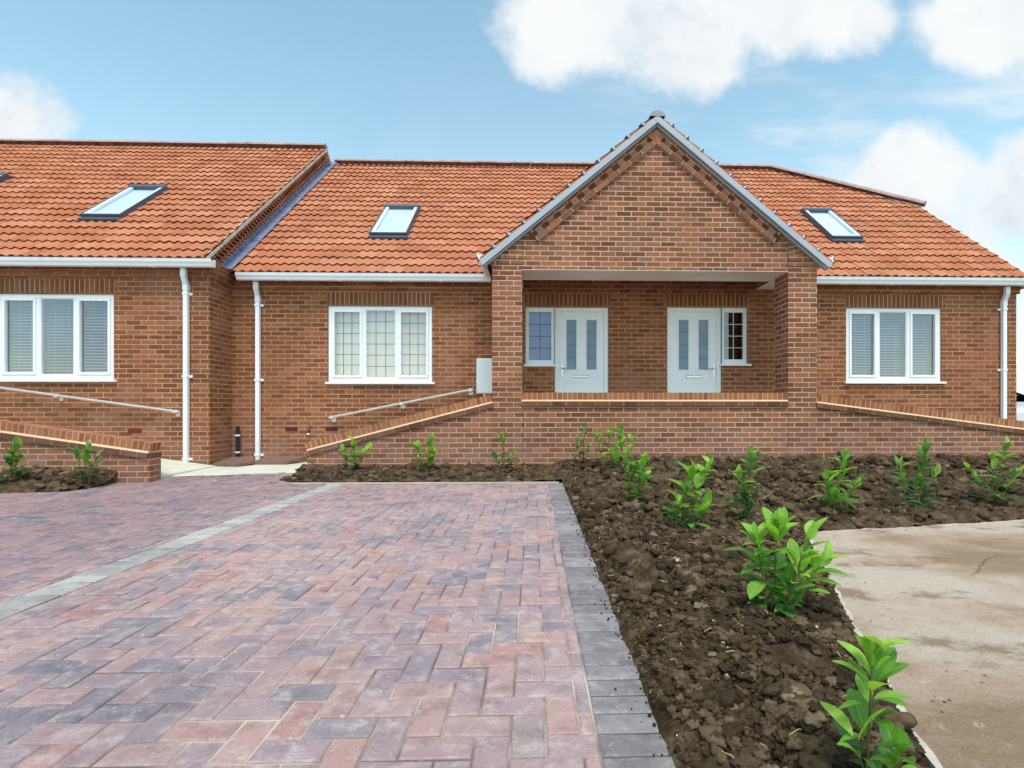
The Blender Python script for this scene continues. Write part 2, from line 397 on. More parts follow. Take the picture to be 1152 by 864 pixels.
def leaf_mat(name, young, mid, old):
    t = NT(name); ob = t.obj(); r = t.rnd()
    c = t.ramp(r, [(0.0, old), (0.5, mid), (1.0, young)])
    c = t.mix(1.0, c, t.ramp(t.noise(ob, 24, 4), [(0.3, (0.75, 0.78, 0.75)), (0.7, (1.2, 1.18, 1.15))]), 'MULTIPLY')
    uvs = t.n('ShaderNodeSeparateXYZ', {0: t.uv()})
    rib = t.smooth(t.math('ABSOLUTE', uvs.outputs[0]), 0.10, 0.02, 0, 0.45)
    c = t.mix(rib, c, srgb(176, 204, 120))
    c = t.mix(t.smooth(t.noise(ob, 60, 3), 0.66, 0.74, 0, 0.5), c, srgb(150, 140, 70))
    b = t.n('ShaderNodeBsdfPrincipled', {'Base Color': c, 'Roughness': 0.38, 'Specular IOR Level': 0.45})
    tl = t.n('ShaderNodeBsdfTranslucent', {'Color': t.mix(1.0, c, (1.3, 1.35, 0.6, 1), 'MULTIPLY')})
    mx = t.n('ShaderNodeMixShader', {0: 0.38, 1: b.outputs[0], 2: tl.outputs[0]})
    t.t.links.new(mx.outputs[0], t.out.inputs[0])
    return t.m
M['leafbright'] = leaf_mat('bright_laurel_leaf', srgb(176, 214, 84)[:3], srgb(116, 170, 62)[:3], srgb(60, 108, 50)[:3])
M['leafdark'] = leaf_mat('dark_laurel_leaf', srgb(170, 198, 84)[:3], srgb(90, 138, 68)[:3], srgb(50, 94, 56)[:3])

# ------------------------------------------------------------------ world, sun, camera
PSI = math.atan(17 / 590)
SUN_AZ, SUN_EL = R(170), R(65)       # clockwise from +Y
w = bpy.data.worlds.new('World'); scene.world = w; w.use_nodes = True
wt = w.node_tree; wt.nodes.clear()
class WT(NT):
    def __init__(s, tree): s.t = tree
t = WT(wt)
out = wt.nodes.new('ShaderNodeOutputWorld')
sky = t.n('ShaderNodeTexSky', sky_type='NISHITA', sun_disc=False, sun_elevation=SUN_EL, sun_rotation=SUN_AZ, altitude=0.0, air_density=1.0, dust_density=0.6, ozone_density=1.6)
SKY_K = 0.15
dirv = t.n('ShaderNodeTexCoord').outputs['Generated']
sp = t.n('ShaderNodeSeparateXYZ', {0: dirv})
dx, dy, dz = sp.outputs
dyc = t.math('MAXIMUM', dy, 0.08)
p = t.math('DIVIDE', dx, dyc); q = t.math('DIVIDE', dz, dyc)
CLOUDS = [(.10, .735, .17, .12), (.26, .72, .20, .13), (.44, .78, .24, .12), (.22, .84, .30, .10),
          (.92, .75, .17, .12), (.74, .42, .17, .13), (.88, .37, .22, .13), (1.02, .42, .2, .14), (.66, .36, .12, .11), (-.96, .53, .13, .085), (-1.12, .52, .14, .09)]
m = None
for (pc, qc, rx, ry) in CLOUDS:
    a = t.math('DIVIDE', t.math('SUBTRACT', p, pc), rx); b = t.math('DIVIDE', t.math('SUBTRACT', q, qc), ry)
    d = t.math('SUBTRACT', 1.0, t.math('ADD', t.math('MULTIPLY', a, a), t.math('MULTIPLY', b, b)))
    m = d if m is None else t.math('SMOOTH_MAX', m, d, 0.35)
m = t.math('MAXIMUM', m, -0.9)
pq = t.n('ShaderNodeCombineXYZ', {0: p, 1: q, 2: 0.3}).outputs[0]
fb = t.noise(pq, 5.0, 12, 0.60)
fb2 = t.noise(pq, 2.2, 6, 0.6)
dens = t.smooth(t.math('ADD', t.math('MULTIPLY', m, 0.55), t.math('MULTIPLY', t.math('SUBTRACT', fb, 0.5), 1.9)), -0.15, 0.44)
wisp = t.math('MULTIPLY', t.smooth(t.noise(t.n('ShaderNodeMapping', {0: pq, 3: (1.0, 3.2, 1)}).outputs[0], 2.4, 7, 0.6), 0.42, 0.72, 0, 0.7), t.smooth(p, -0.1, 0.5))
veil = t.smooth(q, 0.8, 0.1, 0.03, 0.24)
front = t.math('MAXIMUM', dens, t.math('MAXIMUM', wisp, veil))
# everywhere else (behind and overhead): unseen broken cloud, cover set for the fill light and reflections
gen = t.smooth(t.noise(dirv, 2.2, 8, 0.6), 0.42, 0.68, 0.0, 0.62)
ff = t.smooth(dy, 0.12, 0.35)
cover = t.math('ADD', t.math('MULTIPLY', front, ff), t.math('MULTIPLY', gen, t.math('SUBTRACT', 1.0, ff)))
shade = t.ramp(t.noise(pq, 4.2, 9, 0.6), [(0.34, (0.78, 0.84, 0.90)), (0.46, (0.93, 0.95, 0.97)), (0.58, (1.0, 1.0, 1.0))])
skyc = t.mix(1.0, sky.outputs[0], (1.0 * SKY_K, 1.0 * SKY_K, 1.0 * SKY_K, 1), 'MULTIPLY')
skyc = t.mix(1.0, skyc, (1.98, 2.20, 1.72, 1), 'MULTIPLY')
wc = t.mix(cover, skyc, t.mix(1.0, shade, (0.96, 0.98, 0.99, 1), 'MULTIPLY'))
bg = t.n('ShaderNodeBackground', {'Color': wc, 'Strength': 1.0})
wt.links.new(bg.outputs[0], out.inputs[0])

sl = bpy.data.lights.new('sun', 'SUN'); sl.energy = 2.9; sl.angle = R(24); sl.color = (1.0, 0.96, 0.9)
so = bpy.data.objects.new('sun', sl); COL.objects.link(so)
sd = Vector((math.sin(SUN_AZ) * math.cos(SUN_EL), math.cos(SUN_AZ) * math.cos(SUN_EL), math.sin(SUN_EL)))
so.rotation_euler = sd.to_track_quat('Z', 'Y').to_euler()

cam = bpy.data.cameras.new('camera'); co = bpy.data.objects.new('camera', cam); COL.objects.link(co)
cam.sensor_fit = 'HORIZONTAL'; cam.sensor_width = 36; cam.lens = 590 / 1152 * 36
cam.shift_x = -41 / 1152; cam.shift_y = 28 / 1152
cam.clip_start = 0.05; cam.clip_end = 2000
co.location = (0, 0, 0.95); co.rotation_euler = (R(90), 0, -PSI)
scene.camera = co
scene.view_settings.view_transform = 'Standard'; scene.view_settings.look = 'None'; scene.view_settings.exposure = 0; scene.view_settings.gamma = 1

# ------------------------------------------------------------------ ground and paving
def fbm(x, y, s, oct=5, z=0.0):
    return noise.fractal(Vector((x * s, y * s, z)), 1.0, 2.1, oct)

g = MB(); g.face([(-600, -600, -0.12), (600, -600, -0.12), (600, 600, -0.12), (-600, 600, -0.12)])
tag(g.build('ground', M['grass']), kind='structure')

def rise(x, y):                      # the drive lifts a little towards the house
    return 0.05 * max(0.0, min(1.0, (y - 6.75) / 0.7)) if x < -2.4 else 0.0

def block(mb, x0, x1, y0, y1, r=None):
    j = 0.0032; b = 0.0055
    x0 += j; x1 -= j; y0 += j; y1 -= j
    dz = random.uniform(-0.0018, 0.0018); tx, ty = random.uniform(-.002, .002), random.uniform(-.002, .002)
    r = random.random() if r is None else r
    def z(x, y, k): return rise(x, y) + dz + tx * (x > (x0 + x1) / 2) + ty * (y > (y0 + y1) / 2) + k
    o = [(x0, y0), (x1, y0), (x1, y1), (x0, y1)]
    i = [(x0 + b, y0 + b), (x1 - b, y0 + b), (x1 - b, y1 - b), (x0 + b, y1 - b)]
    T = [(*p, z(*p, 0)) for p in i]; E_ = [(*p, z(*p, -0.004)) for p in o]; B = [(*p, z(*p, -0.04)) for p in o]
    mb.face(T, None, r)
    for k in range(4):
        l = (k + 1) % 4
        mb.face([E_[k], E_[l], T[l], T[k]], None, r); mb.face([B[k], B[l], E_[l], E_[k]], None, r)

def herring(mb, X0, X1, Y0, Y1, keep=lambda x, y: True):
    a = 0.1015
    for i in range(-1, int((X1 - X0) / a) + 2):
        for jn in range(-1, int((Y1 - Y0) / a) + 2):
            d = (i - jn) % 4
            if d == 0: bx = (X0 + i * a, X0 + (i + 2) * a, Y0 + jn * a, Y0 + (jn + 1) * a)
            elif d == 3: bx = (X0 + i * a, X0 + (i + 1) * a, Y0 + jn * a, Y0 + (jn + 2) * a)
            else: continue
            x0, x1, y0, y1 = max(bx[0], X0), min(bx[1], X1), max(bx[2], Y0), min(bx[3], Y1)
            if x1 - x0 < 0.03 or y1 - y0 < 0.03: continue
            if keep((x0 + x1) / 2, (y0 + y1) / 2): block(mb, x0, x1, y0, y1)
def left_edge(x):                    # far edge of the left bay (front of the planting bed, then the path)
    if x < -5.9: return 6.1
    if x < -5.1: return 6.12 + (x + 5.9) / 0.8 * 1.05
    return 7.2 + (x + 5.1) * 0.16
pv = MB()
herring(pv, -2.40, 0.185, -0.6, 6.74)
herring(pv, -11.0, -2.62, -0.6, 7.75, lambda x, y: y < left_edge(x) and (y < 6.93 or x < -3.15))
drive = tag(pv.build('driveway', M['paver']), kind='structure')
sd_ = MB()
for (X0, X1, Y0, Y1) in [(-2.62, 0.385, -0.6, 6.745), (-11.0, -2.62, -0.6, 6.06), (-5.35, -2.62, 6.06, 6.9), (-5.1, -3.1, 6.9, 7.3)]:
    n = 12
    for k in range(n):
        ya, yb = Y0 + (Y1 - Y0) * k / n, Y0 + (Y1 - Y0) * (k + 1) / n
        sd_.face([(X0, ya, rise(-5, ya) * (X0 < -2.7) - .0055), (X1, ya, rise(-5, ya) * (X0 < -2.7) - .0055), (X1, yb, rise(-5, yb) * (X0 < -2.7) - .0055), (X0, yb, rise(-5, yb) * (X0 < -2.7) - .0055)])
tag(sd_.build('paving_joints', M['sand']), kind='structure')
sd2 = MB(); sd2.face([(.188, -.6, -.0048), (.383, -.6, -.0048), (.383, 6.74, -.0048), (.188, 6.74, -.0048)]); sd2.face([(-2.607, -.6, -.0048), (-2.408, -.6, -.0048), (-2.408, 6.74, -.0048), (-2.607, 6.74, -.0048)])
tag(sd2.build('strip_joints', simple('dark_joint_sand', srgb(92, 84, 80), 0.95, 0.3, 12.0, 0.1)), kind='structure')
st = MB()
y = -0.6
while y < 6.68:
    block(st, 0.185, 0.385, y, y + 0.1015); y += 0.1015
tag(st.build('paving_edge_strip', M['greypaver']), kind='structure')
st = MB(); y = -0.6
while y < 6.68:
    block(st, -2.61, -2.405, y, y + 0.1015); y += 0.1015
tag(st.build('paving_dividing_strip', M['palepaver']), kind='structure')
kb = MB()
kb.box(-3.1, 0.33, 6.745, 6.80, -0.05, 0.006)
tag(kb.build('paving_end_kerb', M['kerbwhite']), kind='structure')

# concrete path along the house, ramps and porch floor
pa = MB()
def sheet(mb, quad, n=1): mb.face(quad)
pa.face([(-5.6, 7.0, .016), (-5.1, 7.19, .033), (-3.1, 7.51, .0505), (-2.9, 7.55, .0505), (-2.9, 8.92, .062), (-5.6, 8.92, .062)])

tag(pa.build('path', M['path']), kind='structure')
rp = MB()
rp.prism([(-3.29, 0.02), (-0.40, 0.02), (-0.40, 0.585), (-3.29, 0.065)], 'y', 7.99, 8.92)
rp.box(-0.398, 4.06, 7.99, 8.92, 0.02, 0.585)
rp.prism([(4.062, 0.02), (8.6, 0.02), (8.6, 0.06), (4.062, 0.585)], 'y', 7.99, 8.92)
rp.prism([(-12.0, 0.02), (-4.93, 0.02), (-4.93, 0.065), (-8.0, 0.5), (-12.0, 0.5)], 'y', 7.07, 8.30)
tag(rp.build('access_ramp', M['path']), kind='structure')
pk = MB(); pk.face([(8.7, 7.6, 0.2), (30, 7.6, 0.2), (30, 30, 0.3), (8.7, 30, 0.3)]); pk.box(8.7, 30, 7.55, 7.599, -0.1, 0.2)
tag(pk.build('parking_area', M['slab']), kind='structure')

# sandy concrete slab on the right, with a broken pale edge
slab_pts = [(2.07, 3.92), (2.6, 4.02), (3.23, 4.12), (4.13, 4.31), (6.2, 4.6), (9.0, 4.9), (9.0, -1.0), (0.62, -1.0), (0.95, 1.0), (1.12, 1.55), (1.20, 1.72), (1.31, 2.05), (1.57, 2.68), (1.86, 3.4)]
sb = MB()
sb.face([(x, y, 0.012) for x, y in slab_pts][::-1])
tag(sb.build('concrete_slab', M['slab']), kind='structure')
ke = MB()
edge = [(9.0, 4.9), (6.2, 4.6), (4.13, 4.31), (3.23, 4.12), (2.6, 4.02), (2.07, 3.92), (1.86, 3.4), (1.57, 2.68), (1.31, 2.05), (1.20, 1.72), (1.12, 1.55), (0.95, 1.0), (0.62, -1.0)]
for (xa, ya), (xb, yb) in zip(edge[:-1], edge[1:]):
    n = max(1, int(math.hypot(xb - xa, yb - ya) / 0.05))
    dv = Vector((xb - xa, yb - ya, 0)).normalized(); nn = Vector((dv.y, -dv.x, 0))
    for k in range(n):
        p0 = Vector((xa, ya, 0)).lerp(Vector((xb, yb, 0)), k / n); p1 = Vector((xa, ya, 0)).lerp(Vector((xb, yb, 0)), (k + 1) / n)
        def wd(pp): return max(.002, 0.010 + 0.022 * fbm(pp.x, pp.y, 7.0, 4))
        def hz(pp): return 0.014 + 0.010 * fbm(pp.x, pp.y, 9.0, 3, 4.0)
        a0, a1 = p0 - nn * wd(p0), p1 - nn * wd(p1); b0, b1 = p0 + nn * wd(p0) * .8, p1 + nn * wd(p1) * .8
        z0, z1 = Vector((0, 0, hz(p0))), Vector((0, 0, hz(p1)))
        ke.face([a0 + z0, b0 + z0, b1 + z1, a1 + z1])
        dn = Vector((0, 0, -0.05))
        ke.face([a0 + dn, a0 + z0, a1 + z1, a1 + dn]); ke.face([b0 + z0, b0 + dn, b1 + dn, b1 + z1])
tag(ke.build('slab_edging', M['kerbwhite'], weld=True), kind='structure')

# ------------------------------------------------------------------ soil
def inpoly(x, y, P):
    c = False; j = len(P) - 1
    for i in range(len(P)):
        if (P[i][1] > y) != (P[j][1] > y) and x < (P[j][0] - P[i][0]) * (y - P[i][1]) / (P[j][1] - P[i][1]) + P[i][0]: c = not c
        j = i
    return c
def pdist(x, y, P):
    best = 9
    for i in range(len(P)):
        ax, ay = P[i]; bx, by = P[(i + 1) % len(P)]
        vx, vy = bx - ax, by - ay; L2 = vx * vx + vy * vy
        k = max(0, min(1, ((x - ax) * vx + (y - ay) * vy) / L2)) if L2 else 0
        best = min(best, math.hypot(x - ax - k * vx, y - ay - k * vy))
    return best
MAINBED = [(0.366, -0.8), (0.62, -0.8), (0.95, 1.0), (1.12, 1.55), (1.20, 1.72), (1.31, 2.05), (1.57, 2.68), (1.86, 3.4), (2.07, 3.92), (2.6, 4.02), (3.23, 4.12), (4.13, 4.31), (6.2, 4.60), (9.0, 4.90), (9.8, 5.0), (9.8, 7.79), (-3.32, 7.79), (-3.36, 6.95), (-3.1, 6.80), (0.34, 6.80), (0.366, 6.7)]
LEFTBED = [(-11.0, 6.08), (-6.0, 6.08), (-5.34, 6.16), (-5.28, 6.5), (-5.30, 6.87), (-11.0, 6.87)]
def soil_h(x, y, P):
    d = pdist(x, y, P)
    e = 1 - math.exp(-d / 0.045)
    if P is MAINBED:
        # back part banks up against the wall; front tongue is a low mound
        k = max(0.0, min(1.0, (y - 4.2) / 3.4)); wx = max(0.0, min(1.0, (x + 0.2) / 1.6))
        base = 0.035 + k * (0.06 + 0.12 * wx) if x > 0.3 else 0.03 + 0.07 * max(0, min(1, (y - 6.8) / 0.9))
        dd = 0.0
        if y > 7.5: e = 1.0
    else:
        base = 0.03 + 0.10 * max(0, min(1, (y - 6.1) / 0.7)); dd = 0
        if y > 6.6: e = max(e, (y - 6.6) / 0.2)
    lump = 0.045 * fbm(x, y, 2.6, 3) + 0.042 * fbm(x, y, 7.0, 3, 2.0)
    r = 1 - abs(noise.noise(Vector((x * 17, y * 17, 5.0))))
    r2 = 1 - abs(noise.noise(Vector((x * 34, y * 34, 9.0))))
    fine = 0.034 * (r - 0.7) + 0.016 * (r2 - 0.7) + 0.014 * fbm(x, y, 28.0, 2, 7.0)
    return -0.012 + e * (base + 0.025 + lump + fine) + 0.006 * fbm(x, y, 25.0, 2, 3.0)
def grid(mb, P, x0, x1, y0, y1, s):
    nx, ny = int(round((x1 - x0) / s)), int(round((y1 - y0) / s))
    vid = {}
    for i in range(nx + 1):
        for j in range(ny + 1):
            x, y = x0 + i * s, y0 + j * s
            if inpoly(x, y, P): vid[i, j] = (len(mb[0])); mb[0].append((x, y, soil_h(x, y, P)))
    for i in range(nx):
        for j in range(ny):
            q = [(i, j), (i + 1, j), (i + 1, j + 1), (i, j + 1)]
            k = [vid[c] for c in q if c in vid]
            if len(k) >= 3: mb[1].append(k)
def soil_obj(name, cells, P):
    mb = ([], [])
    for c in cells: grid(mb, P, *c)
    me = bpy.data.meshes.new(name); me.from_pydata(mb[0], [], mb[1])
    for p in me.polygons: p.use_smooth = True
    me.materials.append(M['soil']); me.update()
    o = bpy.data.objects.new(name, me); COL.objects.link(o)
    return tag(o, kind='structure')
soil_obj('planting_bed', [(0.367, 2.107, -0.8, 1.0, 0.03), (0.367, 2.1045, 1.0, 3.4, 0.0125), (0.367, 2.787, 3.4, 4.6, 0.02), (2.78, 9.8, 4.0, 4.6, 0.03), (-3.38, 9.82, 4.6, 7.81, 0.03)], MAINBED)
soil_obj('corner_planting_bed', [(-11.0, -5.2, 6.06, 6.90, 0.03)], LEFTBED)

def clod_field():
    v, f, rn = [], [], []
    # low poly lump templates
    import bmesh
    tmpl = []
    for sub in (2, 3):
        for k in range(7):
            bm = bmesh.new(); bmesh.ops.create_icosphere(bm, subdivisions=sub, radius=1.0)
            pts = []
            for vv in bm.verts:
                n = noise.noise(vv.co * 1.3 + Vector((k * 7.1, sub, 0))) * 0.7 + noise.noise(vv.co * 2.7 + Vector((k * 3.3, 1, 4))) * 0.55 + (noise.noise(vv.co * 6.0 + Vector((k * 5.3, 2, 4))) * 0.35 if sub > 2 else 0)
                pts.append(vv.co * (1 + n))
            fs = [[w_.index for w_ in ff.verts] for ff in bm.faces]
            tmpl.append((sub, pts, fs)); bm.free()
    lo = [q for q in tmpl if q[0] == 2]; hi = [q for q in tmpl if q[0] == 3]
    def put(x, y, r, P, hiq, rv=None):
        sub, pts, fs = random.choice(hi if hiq else lo)
        b = len(v)
        z = soil_h(x, y, P)
        rot = Matrix.Rotation(random.uniform(0, 6.28), 3, Vector((random.random() - .5, random.random() - .5, random.random() - .2)).normalized())
        sx, sy, sz = random.uniform(.75, 1.35), random.uniform(.75, 1.3), random.uniform(.55, .9)
        for p_ in pts:
            c = rot @ p_
            v.append((x + c.x * r * sx, y + c.y * r * sy, z + r * 0.2 + c.z * r * sz))
        rv_ = random.random() * 0.96 if rv is None else rv
        for ff in fs: f.append([b + i for i in ff]); rn.append(rv_)
    def scatter(n, x0, x1, y0, y1, r0, r1, P, hiq=False, power=2.6):
        c = 0; tries = 0
        while c < n and tries < n * 30:
            tries += 1
            x, y = random.uniform(x0, x1), random.uniform(y0, y1)
            if not inpoly(x, y, P): continue
            r = r0 + (r1 - r0) * random.random() ** power
            if pdist(x, y, P) < r * 0.9 + 0.004 and y < 7.6: continue
            if fbm(x, y, 2.6, 3, 11.0) < random.uniform(-0.45, 0.30): continue
            put(x, y, r, P, hiq, 1.0 if (r < .016 and random.random() < 0.012) else None); c += 1
    scatter(1500, 0.39, 1.8, 1.05, 2.2, 0.006, 0.022, MAINBED, True)
    scatter(9000, 0.39, 1.8, 1.05, 2.8, 0.003, 0.010, MAINBED)
    scatter(45, 0.45, 1.7, 1.05, 2.8, 0.022, 0.044, MAINBED, True, 1.6)
    scatter(500, 0.42, 1.8, 1.05, 2.9, 0.014, 0.030, MAINBED, True, 1.3)
    scatter(500, 0.42, 2.2, 2.6, 4.4, 0.018, 0.038, MAINBED, False, 1.3)
    scatter(900, 0.42, 9.0, 4.2, 7.5, 0.025, 0.055, MAINBED, False, 1.5)
    scatter(5000, 0.39, 2.2, 2.4, 4.4, 0.005, 0.022, MAINBED)
    scatter(90, 0.45, 2.2, 2.6, 4.4, 0.025, 0.045, MAINBED, True, 1.6)
    scatter(4500, 0.39, 9.0, 4.0, 7.6, 0.008, 0.04, MAINBED)
    scatter(160, 0.5, 9.0, 4.3, 7.4, 0.05, 0.085, MAINBED, True, 1.5)
    scatter(500, -3.3, 0.4, 6.8, 7.7, 0.012, 0.045, MAINBED)
    scatter(500, -9.0, -5.3, 6.1, 6.85, 0.012, 0.05, LEFTBED)
    for _ in range(170):                                    # crumbs spilled on the edging blocks
        x, y = 0.385 - abs(random.gauss(0, 0.035)), random.uniform(1.2, 5.5)
        sub, pts, fs = random.choice(lo); b = len(v); r = random.uniform(.001, .0055)
        for p_ in pts: v.append((x + p_.x * r, y + p_.y * r, r * .5 + p_.z * r))
        for ff in fs: f.append([b + i for i in ff]); rn.append(0.2)
    for _ in range(110):                                   # crumbs trodden on to the slab
        k = random.randrange(len(slab_pts)); a, b2 = slab_pts[k], slab_pts[(k + 1) % len(slab_pts)]
        q = random.random(); x = a[0] + (b2[0] - a[0]) * q + abs(random.gauss(0, .16)); y = a[1] + (b2[1] - a[1]) * q - abs(random.gauss(0, .12))
        if not inpoly(x, y, slab_pts) or y < 1.0: continue
        sub, pts, fs = random.choice(lo); b = len(v); r = random.uniform(.0012, .0045)
        for p_ in pts: v.append((x + p_.x * r, y + p_.y * r, .012 + r * .4 + p_.z * r))
        for ff in fs: f.append([b + i for i in ff]); rn.append(random.choice((.7, .9, .96, .975)))
    me = bpy.data.meshes.new('soil_clods'); me.from_pydata(v, [], f)
    at = me.attributes.new('rnd', 'FLOAT', 'FACE'); at.data.foreach_set('value', rn)
    for p_ in me.polygons: p_.use_smooth = True
    me.materials.append(M['clod']); me.update()
    o = bpy.data.objects.new('soil_clods', me); COL.objects.link(o)
    tag(o, kind='stuff')
clod_field()
tw = MB()
for _ in range(260):
    x, y = random.uniform(0.45, 3.2), random.uniform(1.2, 6.5)
    if not inpoly(x, y, MAINBED) or pdist(x, y, MAINBED) < .08: continue
    a = random.uniform(0, 6.28); L = random.uniform(.02, .07)
    p0 = Vector((x, y, soil_h(x, y, MAINBED) + .012)); p2 = p0 + Vector((math.cos(a) * L, math.sin(a) * L, random.uniform(0, .02))); p1 = p0.lerp(p2, .5) + Vector((0, 0, .01))
    tw.tube([p0, p1, p2], 0.0016, 4)
tag(tw.build('straw_bits', simple('dry_straw', srgb(186, 160, 116), 0.9, 0.25, 30)), kind='stuff')

# ------------------------------------------------------------------ pantile roofs
def pantiles(mb, O, U, V, width, length, umin=None, umax=None, gauge=0.278, tw_=0.288, skip=None):
    """S profile clay tiles in courses; umin/umax: functions of v giving the clip limits"""
    U = Vector(U).normalized(); V = Vector(V).normalized(); N = U.cross(V).normalized(); O = Vector(O)
    nc = int(math.ceil(length / gauge)); nt = int(math.ceil(width / tw_)); seg = 14
    prof = []
    for k in range(seg + 1):
        s_ = k / seg
        w2 = (2 * s_) % 1.0; prof.append(0.0135 * (math.sin(2 * math.pi * w2) - 0.22 * math.sin(4 * math.pi * w2)) - (0.004 if k == seg else 0.0))
    for i in range(nc):
        v0 = i * gauge; v1 = min((i + 1) * gauge + 0.05, length)
        if v0 > length - 0.02: continue
        for jn in range(nt):
            uc, vc = (jn + .5) * tw_, v0 + gauge / 2
            lo = umin(vc) if umin else 0; hi = umax(vc) if umax else width
            if uc < lo - tw_ * .5 or uc > hi + tw_ * .5: continue
            if skip and skip(uc, vc): continue
            r = random.random(); jh = random.uniform(-.003, .004); jv = random.uniform(-.005, .005)
            B, T, L = [], [], []
            for k in range(seg + 1):
                u = jn * tw_ + tw_ * k / seg
                ub = max(umin(v0) if umin else 0, min(umax(v0) if umax else width, u))
                ut = max(umin(v1) if umin else 0, min(umax(v1) if umax else width, u))
                h = prof[k] + jh
                B.append(O + U * ub + V * (v0 + jv) + N * (h + 0.044))
                T.append(O + U * ut + V * v1 + N * (h + 0.014))
                L.append(O + U * ub + V * (v0 + jv + .006) + N * (h + 0.018))
            for k in range(seg):
                mb.face([B[k], B[k + 1], T[k + 1], T[k]], None, r, 0, True)
                mb.face([L[k], L[k + 1], B[k + 1], B[k]], None, r, 2)
    # closed underside
    n = 8
    for i in range(n):
        va, vb = length * i / n, length * (i + 1) / n
        q = []
        for vv, fn in ((va, umin), (va, umax), (vb, umax), (vb, umin)):
            uu = (fn(vv) if fn else (0 if fn is umin else width))
            q.append((uu, vv))
        la, ha = (umin(va) if umin else 0), (umax(va) if umax else width)
        lb, hb = (umin(vb) if umin else 0), (umax(vb) if umax else width)
        mb.face([O + U * a_ + V * b_ + N * 0.004 for a_, b_ in ((la, va), (ha, va), (hb, vb), (lb, vb))], None, 0.1, 1)

def roof_window(parent, X0, X1, Ya, Yb, Ye, Ze, tp, label=None):
    ang = math.atan(tp); cs = math.cos(ang)
    Mx = Matrix.Translation((0, Ya, Ze + tp * (Ya - Ye))) @ Matrix.Rotation(ang, 4, 'X')
    L = (Yb - Ya) / cs
    f = MB()
    b = 0.022
    f.cbox(X0, X0 + b, 0, L, 0.03, 0.115, .006, Mx); f.cbox(X1 - b, X1, 0, L, 0.03, 0.115, .006, Mx)
    f.cbox(X0 + b + .001, X1 - b - .001, 0, b + .02, 0.03, 0.112, .006, Mx); f.cbox(X0 - .01, X1 + .01, L - .07, L + .03, 0.03, 0.130, .008, Mx)
    fo = f.build('roof_window', M['charcoal'], parent)
    i = MB()
    c = b + .002; d = 0.062
    i.cbox(X0 + c, X0 + c + d, b + .03, L - .072, .06, .108, .004, Mx); i.cbox(X1 - c - d, X1 - c, b + .03, L - .072, .06, .108, .004, Mx)
    i.cbox(X0 + c + d + .001, X1 - c - d - .001, b + .03, b + .03 + d, .06, .106, .004, Mx)
    i.build('sash', M['silver'], fo)
    p = MB(); p.face([Mx @ Vector(q) for q in ((X0 + c + .03, b + .06, .09), (X1 - c - .03, b + .06, .09), (X1 - c - .03, L - .066, .09), (X0 + c + .03, L - .066, .09))])
    p.build('pane', M['skyglass'], fo)
    bl = MB(); bl.face([Mx @ Vector(q) for q in ((X0 + .03, .03, .055), (X1 - .03, .03, .055), (X1 - .03, L - .05, .055), (X0 + .03, L - .05, .055))])
    bl.build('reflection_backing', M['upvc'], fo)  # pale sheet added under the glass to stand in for bright sky reflection
    fl = MB()
    fl.box(X0 - .012, X0 - .002, -.06, L + .06, .02, .066, Mx); fl.box(X1 + .002, X1 + .012, -.06, L + .06, .02, .066, Mx)
    fl.box(X0 - .012, X1 + .012, -.09, -.061, .03, .068, Mx); fl.box(X0 - .0015, X1 + .0015, -.06, -.002, .03, .068, Mx); fl.box(X0 - .012, X1 + .012, L + .061, L + .075, .02, .058, Mx)
    fl.build('flashing', M['charcoal'], fo)
    if label: fo['label'] = label
    return fo

def ridge_run(mb, P0, P1, r=0.115, step=0.45):
    P0, P1 = Vector(P0), Vector(P1); L = (P1 - P0).length; d = (P1 - P0) / L
    side = d.cross(Vector((0, 0, 1))).normalized(); up = side.cross(d)
    n = max(1, int(round(L / step)))
    for i in range(n):
        a, b = P0 + d * (L * i / n + .004), P0 + d * (L * (i + 1) / n - .004)
        lift = random.uniform(-.004, .004); rr = random.random()
        ra, rb = [], []
        for k in range(9):
            th = math.pi * k / 8
            o_ = side * (math.cos(th) * r) + up * (math.sin(th) * r * .75 + lift)
            ra.append(a + o_); rb.append(b + o_)
        for k in range(8): mb.face([ra[k], rb[k], rb[k + 1], ra[k + 1]], None, rr, 0, True)
        mb.face(ra[::-1], None, rr); mb.face(rb, None, rr)

# ------------------------------------------------------------------ house fittings
def gutter(parent, a0, a1, c, z, axis='x', side=-1, fall=0.0):
    """ogee gutter; c: back of the gutter (y or x), z: top, side: which way it projects"""
    pr = [(0, 0), (0, -.112), (.055, -.118), (.085, -.108), (.095, -.075), (.112, -.045), (.118, -.012), (.122, 0), (.112, .002), (.106, -.02), (.02, -.02)]
    mb = MB(); mb.prism([(c + side * a, z + b) for a, b in pr], axis, a0, a1)
    n = int((a1 - a0) / 0.95)
    for k in range(1, n + 1):
        xx = a0 + (a1 - a0) * k / (n + 1)
        pr2 = [(c + side * a * 1.02, z + b * 1.05 - .001) for a, b in pr[:8]]
        mb.prism(pr2, axis, xx - .02, xx + .02)
    return mb.build('gutter', M['upvc'], parent)

